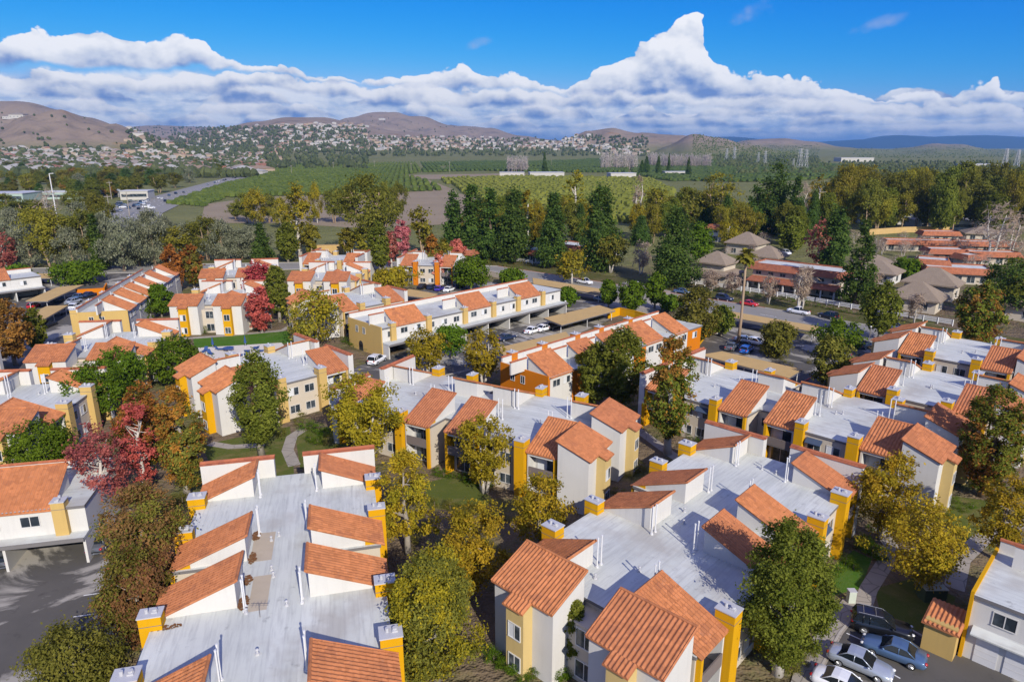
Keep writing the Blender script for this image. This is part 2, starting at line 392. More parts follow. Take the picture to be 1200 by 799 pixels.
VEIL = [(-120,74),(0,74),(100,80),(200,74),(300,80),(400,98),(470,96),(560,92),(640,98),(720,98),(800,96),(870,92),(940,100),(1000,108),(1040,114),(1100,110),(1200,108)]
vd = w.math('SUBTRACT', w.math('ADD', curve(VEIL), w.math('MULTIPLY', w.math('SUBTRACT', big, .5), .03)), el)
va = w.n('ShaderNodeMapRange', interpolation_type='SMOOTHSTEP'); w.l(vd, va.inputs['Value']); va.inputs['From Max'].default_value = .012
acc = over((va.outputs[0], w.ramp(w.math('ADD', w.noise(streak.outputs[0], 13, 6, .6), w.math('MULTIPLY', relief, .8)), [(.26, lin(138,170,219)), (.42, lin(192,207,231)), (.58, lin(236,240,247))])), acc, .93)
for (br, hp, fq, sd, cv, am, gn) in ((160, 12, 17, 1.3, .36, .014, .93), (151, 15, 14, 4.7, .36, .018, .95), (140, 18, 12, 8.1, .36, .022, .96), (126, 22, 10, 12.9, .40, .026, .97)):
    acc = over(row(br, hp, fq, sd, cv, am), acc, .93, gn)
acc = over(layer(MID, MIDB, .046, .003, .008), acc, .95, .97)
acc = over(layer(TOPS, BASE, .046, .0026, .008), acc, .98)
W1 = [(-50,199),(820,199),(838,14),(860,6),(900,0),(960,-6),(975,199),(1200,199)]
def wisp(cx, cy, rx, ry, amt):
    a0, e0 = az_of(cx), el_of(cx, cy)
    dx = w.math('DIVIDE', w.math('SUBTRACT', az, a0), rx/800); dy = w.math('DIVIDE', w.math('SUBTRACT', w.math('SUBTRACT', el, w.math('MULTIPLY', w.math('SUBTRACT', az, a0), .28)), e0), ry/800)
    r2 = w.math('ADD', w.math('MULTIPLY', dx, dx), w.math('MULTIPLY', dy, dy))
    d = w.math('ADD', w.math('SUBTRACT', 1.0, r2), w.math('MULTIPLY', w.math('SUBTRACT', big, .5), 3.2))
    m = w.n('ShaderNodeMapRange', interpolation_type='SMOOTHSTEP'); w.l(d, m.inputs['Value']); m.inputs['From Max'].default_value = 1.6
    return w.math('MULTIPLY', m.outputs[0], amt)
for cx, cy, rx, ry, amt in ((900, 6, 62, 13, .8), (565, 49, 24, 8, .6), (1020, 28, 34, 9, .45)):
    sc = w.n('ShaderNodeVectorMath', operation='SCALE'); sc.inputs[0].default_value = lin(190, 196, 226); sc.inputs['Scale'].default_value = CL*.92
    acc = w.mix(wisp(cx, cy, rx, ry, amt), acc, sc.outputs[0])
# unseen broken cloud added overhead and behind the viewpoint, to lift and whiten fill
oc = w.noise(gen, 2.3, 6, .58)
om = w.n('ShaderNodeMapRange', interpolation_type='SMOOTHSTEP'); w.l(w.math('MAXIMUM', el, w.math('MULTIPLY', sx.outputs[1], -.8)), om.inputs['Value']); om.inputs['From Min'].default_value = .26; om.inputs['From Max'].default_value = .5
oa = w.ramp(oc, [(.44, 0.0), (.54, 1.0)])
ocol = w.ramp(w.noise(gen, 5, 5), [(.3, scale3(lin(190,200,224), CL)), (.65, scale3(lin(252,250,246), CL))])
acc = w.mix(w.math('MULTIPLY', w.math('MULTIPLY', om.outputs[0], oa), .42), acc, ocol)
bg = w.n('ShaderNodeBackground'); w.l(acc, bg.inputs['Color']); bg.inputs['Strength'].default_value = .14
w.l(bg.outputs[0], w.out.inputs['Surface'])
sun = bpy.data.lights.new('sun', 'SUN'); sun.energy = 3.7; sun.angle = R(.5); sun.color = (1, .93, .82)
suno = bpy.data.objects.new('sun', sun); COL.objects.link(suno); suno.location = (30, -60, 120)
tosun = Vector((math.sin(SUN_AZ)*math.cos(SUN_EL), math.cos(SUN_AZ)*math.cos(SUN_EL), math.sin(SUN_EL)))
suno.rotation_euler = tosun.to_track_quat('Z', 'Y').to_euler()
vs = scene.view_settings; vs.view_transform = 'Standard'; vs.look = 'None'; vs.gamma = 1; vs.exposure = .60; vs.use_curve_mapping = False
scene.cycles.max_bounces = 5; scene.cycles.diffuse_bounces = 2; scene.cycles.glossy_bounces = 2; scene.cycles.transmission_bounces = 2
scene.cycles.transparent_max_bounces = 4; scene.cycles.caustics_reflective = False; scene.cycles.caustics_refractive = False
# ------------------------------------------------------------------ apartment buildings
FL, HI, LO = 5.9, 8.25, 5.72
_tile_cache = {}
def tile_grid(mb, org, es, ew, L, W, dz, near):
    """pantile sheet: org at ridge corner, es unit down-slope (horizontal), ew unit along the ridge, L run, W width, dz drop"""
    pitch = .36; n = max(3, int(round(W / pitch))); sub = 6 if near else 4
    nw = n * sub; crs = max(3, int(L / .42)) if near else 2
    rows = []
    for i in range(crs):
        a, b = i / crs, (i + 1) / crs
        rows += [(a, .03 if near else 0.0), (b, 0.0 if near else 0.0)] if near else [(a, 0.0)] + ([(1.0, 0.0)] if i == crs - 1 else [])
    base = len(mb.v); nv = nw + 1
    for k, (s, lift) in enumerate(rows):
        for j in range(nv):
            w_ = j / nw; ph = (j % sub) / sub * 2 * math.pi
            z = .055 * (1 - math.cos(ph)) * .5 * 1.7 + (lift if near else 0)
            if near and k % 2 == 1: z += .0
            p = org + es * (L * s) + ew * (W * w_); p.z = org.z - dz * s + z + .05
            mb.v.append(tuple(p))
    flip = es.cross(ew).z < 0
    for i in range(len(rows) - 1):
        for j in range(nw):
            q = (base + i*nv + j, base + (i+1)*nv + j, base + (i+1)*nv + j + 1, base + i*nv + j + 1)
            mb.f.append(tuple(reversed(q)) if flip else q); mb.m.append(0)
def slab_under(mb, org, es, ew, L, W, dz, th=.13, m=0):
    up = Vector((0, 0, 1))
    a = org + Vector((0,0,.045)); b = org + ew*W + Vector((0,0,.045)); c = b + es*L - up*dz; d = a + es*L - up*dz
    mb.extrude([a, b, c, d], (0, 0, -th), m)

_win_cache = {}
def window(par, c, nrm, w_, h, blind=False, name='window'):
    """c centre on the wall face (local), nrm outward horizontal unit"""
    key = (round(w_, 2), round(h, 2), blind)
    if key not in _win_cache:
        f = MB(); t = .07
        f.box(-w_/2-t, w_/2+t, -.05, .06, h/2, h/2+t); f.box(-w_/2-t, w_/2+t, -.05, .09, -h/2-t, -h/2)
        f.box(-w_/2-t, -w_/2, -.05, .055, -h/2, h/2); f.box(w_/2, w_/2+t, -.05, .055, -h/2, h/2); f.box(-.035, .035, -.05, .05, -h/2, h/2)
        g = MB(); g.box(-w_/2, 0 if blind else w_/2, -.04, .02, -h/2, h/2)
        if blind: g.box(0, w_/2, -.04, .022, -h/2, h/2, 1)
        _win_cache[key] = (f.mesh('window_frame', M['frame']), g.mesh('window_pane', [M['glass'], M['blind']]))
    fm, gm = _win_cache[key]
    o = link(name, fm, par, c, math.atan2(nrm[1], nrm[0]) - math.pi/2)
    g = link('pane', gm, o)
    return o

class Bld:
    def __init__(s, name, label, loc, qdeg, near=True, amber='amber', group=None, cat='building', white='white', main='cream'):
        s.near = near; s.am = M[amber]; s.wh = M[white]; s.mainm = M[main]
        s.root = empty(name, (loc[0], loc[1], 0), R(qdeg), label, cat, group)
    # -- direction helper: d is (axis, sign): slope runs along it
    @staticmethod
    def frame(d):
        es = {'+q': Vector((1,0,0)), '-q': Vector((-1,0,0)), '+p': Vector((0,1,0)), '-p': Vector((0,-1,0))}[d]
        ew = Vector((0,1,0)) if d[1] == 'q' else Vector((1,0,0))
        return es, ew
    def bay(s, d, w0, w1, rid, low, zh=HI, zl=LO, front='balcony', fin=None, notch=None, z0=0.0, pipes=None, front_back=1.6, wall=None):
        es, ew = s.frame(d); sg = 1 if d[0] == '+' else -1
        L = abs(low - rid); dz = zh - zl; W = w1 - w0
        P = lambda a, w_, z: (ew * w_ + es * (rid * sg + a)) + Vector((0, 0, z)) if False else (es * (a) + es * (rid*sg) + ew * w_ + Vector((0,0,z)))
        zr = lambda a: zh - dz * a / L - .12
        back = L - (front_back if front == 'balcony' else .30)
        wm = wall or s.wh
        mb = MB()
        mb.extrude([P(.05, w0+.12, z0), P(.05, w0+.12, zr(.05)), P(back, w0+.12, zr(back)), P(back, w0+.12, z0)], ew * (W - .24))
        bay = mb.build('roof_bay', wm, s.root)
        # tiles + edge boards
        t = MB(); org = P(-.12, w0, zh + dz*.12/L)
        tile_grid(t, org, es, ew, L + .12, W, dz*(L+.12)/L, s.near); slab_under(t, org, es, ew, L + .12, W, dz*(L+.12)/L)
        if notch:                                                    # tiles run on over the projecting panel
            n0, n1, ext = notch; o2 = P(L, n0, zl); sl = dz / L
            tile_grid(t, o2, es, ew, ext, n1 - n0, sl*ext, s.near); slab_under(t, o2, es, ew, ext, n1 - n0, sl*ext)
        t.cur = 0
        t.tube([P(-.12, w0-.02, zh + dz*.12/L + .08), P(-.12, w1+.02, zh + dz*.12/L + .08)], .13, 6)
        for ww in (w0, w1):
            t.tube([P(-.12, ww, zh + dz*.12/L + .06), P(L, ww, zl + .06)], .10, 5)
        t.build('tile_roof', M['tile'], bay)
        if front == 'balcony':
            f = MB()
            f.extrude([P(back, w0+.12, 0), P(back, w0+.12, zr(back)), P(L-.2, w0+.12, zr(L-.2)), P(L-.2, w0+.12, 0)], ew * .22) if fin != 'lo' else None
            f.extrude([P(back, w1-.34, 0), P(back, w1-.34, zr(back)), P(L-.2, w1-.34, zr(L-.2)), P(L-.2, w1-.34, 0)], ew * .22) if fin != 'hi' else None
            f.extrude([P(L-.28, w0+.34, zl-.42), P(L-.28, w0+.34, zl-.1), P(L-.18, w0+.34, zl-.1), P(L-.18, w0+.34, zl-.42)], ew * (W - .68))
            if f.v: f.build('side_wall', wm, bay)
            if fin:
                g = MB(); ww = w0+.08 if fin == 'lo' else w1-.42
                g.extrude([P(back-.1, ww, 0), P(back-.1, ww, zr(back)), P(L-.05, ww, zr(L-.05)), P(L-.05, ww, 0)], ew * .34)
                g.build('amber_pier', s.am, bay)
            b = MB()
            b.extrude([P(back, w0+.34, 2.75), P(back, w0+.34, 2.95), P(L-.15, w0+.34, 2.95), P(L-.15, w0+.34, 2.75)], ew * (W-.68))
            bo = b.build('balcony', M['grey_trim'], bay)
            r = MB(); r.extrude([P(L-.24, w0+.34, 2.9), P(L-.24, w0+.34, 3.95), P(L-.12, w0+.34, 3.95), P(L-.12, w0+.34, 2.9)], ew * (W-.68))
            r.build('railing', M['rail'], bo)
            for zc in (1.2, 4.2):
                c = P(back + .02, (w0+w1)/2, zc); window(bay, c, es, min(2.4, W-1.4), 2.0, blind=(zc > 2 and random.random() < .4), name='glass_door')
        elif front == 'panel':
            n0, n1, ext = notch
            f = MB(); e = L + ext - .3; zz = zl - dz/L*(ext-.3) - .14
            f.extrude([P(back-.05, n0+.15, 0), P(back-.05, n0+.15, zl-.14), P(e, n0+.15, zz), P(e, n0+.15, 0)], ew * (n1-n0-.3))
            pn = f.build('accent_panel', s.panelm, bay)
            for zc in (1.25, 4.1):
                window(pn, P(e + .01, (n0+n1)/2, zc), es, 1.15, 1.25, blind=random.random() < .4)
        elif front == 'windows':
            for ww in (w0 + W*.28, w0 + W*.72): window(bay, P(back + .01, ww, zl - 1.1), es, min(1.6, W*.3), 1.05, blind=random.random() < .5)
        if pipes:
            for ww in pipes: s.pipe(*(P(-.55, ww, 0).xy))
        return bay
    panelm = M['panel']
    def pipe(s, x, y, z1=8.6, z0=FL):
        m = MB(); m.tube([(x, y, z0-.05), (x, y, z1)], .062, 7); m.tube([(x, y, z1), (x, y, z1+.12)], .085, 7); m.tube([(x, y, z0-.02), (x, y, z0+.12)], .15, 7)
        m.build('vent_pipe', M['pipe'], s.root)
    def main(s, poly, z=FL, rim=.12, mat=None):
        m = MB(); m.prism(poly, 0, z - .28); m.build('wall', mat or s.mainm, s.root)
        r = MB(); cx = sum(p[0] for p in poly)/len(poly); cy = sum(p[1] for p in poly)/len(poly)
        n = len(poly); a = sum(poly[i][0]*poly[(i+1)%n][1]-poly[(i+1)%n][0]*poly[i][1] for i in range(n))
        pl = poly if a > 0 else list(reversed(poly)); out = []
        for i in range(n):                                             # grow the outline a little for the eaves
            p0, p1, p2 = Vector(pl[i-1]), Vector(pl[i]), Vector(pl[(i+1)%n])
            d1 = (p1-p0).normalized(); d2 = (p2-p1).normalized(); n1 = Vector((d1.y, -d1.x)); n2 = Vector((d2.y, -d2.x))
            out.append(tuple(p1 + (n1+n2) * rim / max(.5, 1 + n1.dot(n2))))
        r.prism(out, z - .28, z, 1, 0); ro = r.build('flat_roof', [M['membrane'], M['grey_trim']], s.root)
        return ro
    def chimney(s, q0, q1, p0, p1, z=7.05, mat=None, z0=0.0):
        m = MB(); m.box(q0, q1, p0, p1, z0, z); c = m.build('chimney', mat or s.am, s.root)
        k = MB(); k.box(q0-.06, q1+.06, p0-.06, p1+.06, z, z+.09); cx, cy = (q0+q1)/2, (p0+p1)/2
        k.tube([(cx-.25, cy, z+.09), (cx-.25, cy, z+.42)], .13, 8); k.box(cx+.1, cx+.5, cy-.2, cy+.15, z+.09, z+.2); k.tube([(cx+.3, cy+.05, z+.2), (cx+.3, cy+.05, z+.34)], .17, 8)
        k.build('chimney_cap', M['cap'], c)
        g = MB(); g.box(q0-.012, q1+.012, p0-.012, p1+.012, z-.75, z-.70); g.build('control_joint', M['grey_trim'], c)
        return c
    def parapet(s, q0, q1, p0, p1, z0=0.0, z1=7.95, mat=None):
        m = MB(); m.box(q0, q1, p0, p1, z0, z1); w_ = m.build('parapet', mat or s.wh, s.root)
        c = MB(); c.box(q0-.07, q1+.07, p0-.07, p1+.07, z1, z1+.09)
        long_q = (q1-q0) > (p1-p0)
        if long_q: c.tube([(q0-.07, (p0+p1)/2, z1+.08), (q1+.07, (p0+p1)/2, z1+.08)], min(.22, (p1-p0)/2), 6)
        else: c.tube([((q0+q1)/2, p0-.07, z1+.08), ((q0+q1)/2, p1+.07, z1+.08)], min(.22, (q1-q0)/2), 6)
        c.build('tile_coping', M['coping'], w_)
    def vents(s, n, rect, seed=1):
        rnd = random.Random(seed)
        for i in range(n):
            x, y = rnd.uniform(rect[0], rect[1]), rnd.uniform(rect[2], rect[3]); m = MB()
            m.tube([(x, y, FL), (x, y, FL+.14), (x, y, FL+.15), (x, y, FL+.36)], [.17, .15, .07, .07], 8); m.ball((x, y, FL+.40), .13, .7)
            m.build('roof_vent', M['cap'], s.root)

def template(name, label, loc, qdeg, half='long', near=True, amber='amber', gables=(-1,), wings=(1,), gsh=0.0, dbl=True, skip=(), yend=True, group='white stucco apartment buildings with red tile roofs', panel=None, noch=()):
    b = Bld(name, label, loc, qdeg, near, amber, group)
    if panel: b.panelm = M[panel]
    H2 = 17.0 if half == 'long' else 8.2
    bays = [(-16.9, -12.9, 3.3), (-5.2, -1.2, 2.65), (1.2, 5.2, 2.65), (12.9, 16.9, 3.3)] if half == 'long' else [(-8.1, -4.1, 3.0), (4.1, 8.1, 3.0)]
    ch = [(-12.8, -11.5), (-6.4, -5.3), (5.3, 6.4), (11.5, 12.8)] if half == 'long' else [(-4.0, -2.7), (2.7, 4.0)]
    ed = 8.45
    RC = 7.1; right = [(ed, -H2)]                                     # outline with recesses for the balconies and the courts between the paired bays
    cuts = [(p0+.3, p1-.3, RC) for p0, p1, _ in bays] + ([(-1.15, 1.15, 5.2)] if half == 'long' else [])
    for c0, c1, dq in sorted(cuts): right += [(ed, c0), (dq, c0), (dq, c1), (ed, c1)]
    right.append((ed, H2)); poly = right + [(-x, y) for x, y in reversed(right)]
    b.main(poly)
    for sg in (1, -1):
        d = '+q' if sg > 0 else '-q'
        for i, (p0, p1, rid) in enumerate(bays):
            if (sg, i) in skip: continue
            near_c = (i in (1, 2)) if half == 'long' else True
            fin = ('lo' if (i % 2 == 0) == (True) else 'hi') if half == 'long' else ('lo' if i == 0 else 'hi')
            if half == 'long': fin = {0: 'lo', 1: 'hi', 2: 'lo', 3: 'hi'}[i]
            pp = {0: (p1-.3, p1+.25), 1: (p0+.1, p0-.5), 2: (p1-.1, p1+.5), 3: (p0+.3, p0-.25)}[i] if half == 'long' else ((p1-.3, p1+.3) if i == 0 else (p0+.3, p0-.3))
            b.bay(d, p0, p1, rid*sg, 8.9*sg, HI - (rid-2.65)*.35, LO, 'balcony', fin, pipes=pp)
        for i, (c0, c1) in enumerate(ch):
            if (sg, i) in noch: continue
            a0, a1 = (7.7, 9.25) if sg > 0 else (-9.25, -7.7)
            b.chimney(a0, a1, c0, c1)
    for e in gables:
        for (g0, g1) in ((-8.1+gsh, -1.8+gsh), (1.3+gsh, 7.6+gsh)):
            mid = (g0+g1)/2; rid = (H2 + .2); 
            d = '+p' if e > 0 else '-p'
            b.bay(d, g0, g1, rid*e, (rid+4.15)*e, HI-.05, LO+.9, 'panel', notch=(mid-.95, mid+1.15, 1.05))
        # shared entrance hall between the two gables
        hall = MB(); y0, y1 = sorted((H2*e, (H2+2.2)*e)); hall.box(-1.8+gsh-.1, 1.3+gsh+.1, y0, y1, 0, 5.2); ho = hall.build('entrance_hall', b.mainm, b.root)
        for zc in (1.25, 4.1): window(ho, ((-.25+gsh), (H2+2.22)*e, zc), (0, e), 1.6, 1.5)
    for e in wings:
        y0, y1 = sorted((H2*e - .05, (H2 + .85)*e))
        b.parapet(-8.9, -1.6, y0, y1, 0, 8.0); b.parapet(1.4, 8.9, y0, y1, 0, 8.0)
    # windows of the flat-roofed walls between the bays
    if half == 'long': spots = [-9.9, -7.6, 7.6, 9.9]
    else: spots = [-1.3, 1.3]
    for sg in (1, -1):
        for p in spots:
            for zc in (1.45, 4.25): window(b.root, (sg*ed, p, zc), (sg, 0), 1.5, 1.15, blind=random.random() < .35)
        if half == 'long':
            for zc in (1.4, 4.2): window(b.root, (sg*5.2, 0, zc), (sg, 0), 1.1, 1.2)
            for p in (-7.6, 7.6):
                a = MB(); a.extrude([(sg*ed, p-.95, 5.25), (sg*ed, p-.95, 5.0), (sg*(ed+.7), p-.95, 4.7), (sg*(ed+.7), p-.95, 4.78)], (0, 1.9, 0))
                a.build('awning', M['awning'], b.root)
    b.vents(7 if half == 'long' else 4, (-2, 2, -H2+2, H2-2), sum(map(ord, label)) % 97)
    return b
M['awning'] = plain('navy_awning', (.05, .075, .13), .7)

def carport_block(name, label, loc, qdeg, p0, p1, bays, depth=9.5, near=False, carport=True, end=(-1,), amber='tan', wall='white', chim=(), stalls=True, roofz=FL, doors=None, group=None, front_z=3.0, cp=2.6, spine=None):
    """linear block whose front (+q) has shed bays over a projecting carport roof"""
    b = Bld(name, label, loc, qdeg, near, amber, group or 'apartment blocks over carports', white=spine or wall)
    m = MB(); m.prism([(-depth, p0), (0, p0), (0, p1), (-depth, p1)], front_z if carport else 0, roofz-.28)
    if carport:
        m.prism([(-depth, p0), (-4.8, p0), (-4.8, p1), (-depth, p1)], 0, front_z)
        n = int((p1-p0)/6); 
        for i in range(n+1):
            y = p0 + .15 + (p1-p0-.3)*i/n; m.box(-4.8, cp-.4, y-.12, y+.12, 0, front_z-.28)
    m.build('wall', M[wall], b.root)
    r = MB(); r.prism([(-depth-.1, p0-.1), (.25, p0-.1), (.25, p1+.1), (-depth-.1, p1+.1)], roofz-.28, roofz, 1, 0); r.build('flat_roof', [M['membrane'], M['grey_trim']], b.root)
    if carport:
        c = MB(); c.box(-4.6, cp, p0, p1, front_z-.28, front_z, 0); c.box(cp, cp+.08, p0, p1, front_z-.36, front_z+.05, 1); c.build('carport_roof', [M['membrane'], M['grey_trim']], b.root)
    for (a, c, rid) in bays:
        b.bay('+q', a, c, rid, .35, HI, LO, 'windows', z0=front_z if carport else 0, pipes=(a-.4,))
        b.parapet(rid-.35, rid-.05, a-3.6, a-.1, FL, 7.9)
    for c in chim: b.chimney(-.6, .55, c, c+1.2, 6.55, z0=front_z if carport else 0)
    for e in end:
        y0, y1 = (p0-.25, p0-.003) if e < 0 else (p1+.003, p1+.25)
        w_ = MB(); w_.box(-depth, .3, y0, y1, 0, roofz+.25); ew_ = w_.build('end_wall', M[amber], b.root)
        yy = y0 if e < 0 else y1
        for q in (-depth*.72, -depth*.5): window(ew_, (q, yy, 4.4), (0, e), .8, 1.2)
        dr = MB(); dr.tube([(-depth*.62, yy + e*.02, 1.3), (-depth*.62, yy - e*.05, 1.3)], .75, 14); dr.box(-depth*.62-.75, -depth*.62+.75, min(yy+e*.02, yy-e*.05), max(yy+e*.02, yy-e*.05), 0, 1.3); dr.build('arched_doorway', M['dark'], ew_)
    nb = p0 + 2.2
    while nb < p1 - 1:
        if all(not (a - .8 < nb < c + .8) for a, c, _ in bays): window(b.root, (0.0, nb, 4.4), (1, 0), 1.5, 1.1, blind=random.random() < .5)
        nb += 3.4
    b.parapet(-depth-.05, -depth+.25, p0, p1, roofz-.2, 6.9)
    b.vents(3, (-depth+1, -4.5, p0+2, p1-2), int(p1*7) % 89)
    return b
# ------------------------------------------------------------------ trees
import numpy as np
def leaf_mat(name, cols, trans=.45, rough=.6, hue=.0):
    """cols: stops sampled per leaf; a slow noise makes lighter and darker sprays"""
    if not any(k in name for k in ('red', 'maroon', 'pink', 'salmon', 'twig', 'yellow', 'amber', 'grey')): cols = [(c[0]*1.2, c[1]*1.06, c[2]*.7) for c in cols]
    t = NT(name); isl = t.island()
    c = t.ramp(isl, [(i/(len(cols)-1), k) for i, k in enumerate(cols)])
    nz = t.noise(t.obj(), .55, 3)
    c = t.mix(t.ramp(nz, [(.35, 0.0), (.65, 1.0)]), t.mix(.45, c, scale3(cols[0], .8)), t.mix(.45, c, scale3(cols[-1], 1.1)))
    hv = t.n('ShaderNodeHueSaturation'); t.l(c, hv.inputs['Color']); t.l(t.math('ADD', 1.5, t.math('MULTIPLY', t.rnd(), .4)), hv.inputs['Value'])
    t.l(t.math('ADD', .49, t.math('MULTIPLY', t.rnd(), .02)), hv.inputs['Hue'])
    d = t.n('ShaderNodeBsdfDiffuse'); t.l(hv.outputs[0], d.inputs['Color'])
    tr = t.n('ShaderNodeBsdfTranslucent'); t.l(hv.outputs[0], tr.inputs['Color'])
    mx = t.n('ShaderNodeMixShader'); mx.inputs[0].default_value = trans; t.l(d.outputs[0], mx.inputs[1]); t.l(tr.outputs[0], mx.inputs[2])
    t.l(mx.outputs[0], t.out.inputs['Surface']); return t.mat
def bark(name, a, b):
    t = NT(name); mp = t.n('ShaderNodeMapping'); mp.inputs['Scale'].default_value = (1, 1, .3); t.l(t.obj(), mp.inputs['Vector'])
    return t.bsdf(t.mix(t.noise(mp.outputs[0], 4, 5, .7), a, b), .9, .15, bump=t.noise(mp.outputs[0], 9, 4), bstr=.4, bdist=.03)
LM = {
 'green':  leaf_mat('leaf_green', [(.038,.058,.012), (.078,.104,.02), (.13,.155,.038)]),
 'bright': leaf_mat('leaf_bright_green', [(.026,.058,.008), (.050,.098,.012), (.088,.145,.02)]),
 'olive':  leaf_mat('leaf_olive', [(.045,.056,.016), (.088,.098,.026), (.145,.145,.042)]),
 'ygreen': leaf_mat('leaf_yellow_green', [(.10,.090,.008), (.185,.150,.012), (.28,.205,.018)]),
 'yellow': leaf_mat('leaf_yellow', [(.13,.090,.010), (.24,.165,.014), (.37,.25,.02)]),
 'amberg': leaf_mat('leaf_amber_green', [(.085,.060,.022), (.155,.092,.034), (.22,.105,.042)]),
 'amber':  leaf_mat('leaf_amber', [(.12,.058,.016), (.22,.095,.02), (.32,.135,.026)]),
 'brown':  leaf_mat('leaf_brown', [(.070,.052,.020), (.15,.085,.030), (.23,.115,.04)]),
 'red':    leaf_mat('leaf_red', [(.17,.034,.030), (.30,.060,.050), (.41,.10,.08)]),
 'maroon': leaf_mat('leaf_maroon', [(.12,.035,.032), (.22,.060,.052), (.32,.11,.08)]),
 'pink':   leaf_mat('leaf_pink', [(.24,.065,.070), (.36,.11,.11), (.48,.19,.17)]),
 'salmon': leaf_mat('leaf_salmon', [(.30,.085,.055), (.43,.14,.09), (.52,.22,.15)]),
 'conifer':leaf_mat('leaf_conifer', [(.018,.044,.016), (.040,.080,.026), (.075,.12,.036)]),
 'euc':    leaf_mat('leaf_eucalyptus', [(.058,.070,.014), (.115,.118,.022), (.18,.17,.036)]),
 'darkeuc':leaf_mat('leaf_dark_eucalyptus', [(.042,.056,.016), (.082,.098,.024), (.14,.145,.036)]),
 'grey':   leaf_mat('leaf_grey_green', [(.075,.085,.048), (.135,.142,.085), (.20,.20,.13)]),
 'twig':   leaf_mat('fine_bare_twigs', [(.17,.125,.09), (.25,.19,.14), (.33,.26,.20)]),
 'palm':   leaf_mat('palm_frond', [(.055,.070,.014), (.11,.115,.022), (.17,.16,.04)]),
}
BK = {'brown': bark('bark_brown', (.09,.065,.045), (.20,.15,.11)), 'white': bark('bark_pale', (.36,.32,.28), (.60,.56,.50)), 'grey': bark('bark_grey', (.19,.165,.14), (.36,.32,.27)), 'tan': bark('bark_tan', (.25,.17,.11), (.42,.31,.21))}

def envelope(kind, u):
    """crown radius (0..1) at relative crown height u 0..1"""
    if kind == 'oval': return max(0.0, math.sin(math.pi * (u*.92+.06))) ** .62
    if kind == 'pyr': return (1 - u) ** .62 * min(1, (u+.10)*5) ** .7
    if kind == 'cone': return (1 - u) ** .85 * min(1, (u+.05)*8) + .03
    if kind == 'round': return math.sqrt(max(0, 1 - (2*u-1)**2)) * .97 + .03
    if kind == 'dome': return math.sqrt(max(0, 1 - max(0, (u-.25)/.75)**2)) * min(1, (u + .12)*4)
    if kind == 'column': return min(1, (1-u)*3.4) ** .6 * min(1, (u+.05)*6) ** .6
    if kind == 'vase': return (.35 + .65*min(1, u*1.9)) * math.sqrt(max(0, 1 - max(0, (u-.6)/.4)**2))
    if kind == 'flat': return (.5 + .5*min(1, u*3)) * math.sqrt(max(0, 1 - max(0, (u-.4)/.6)**2))
    return 1.0
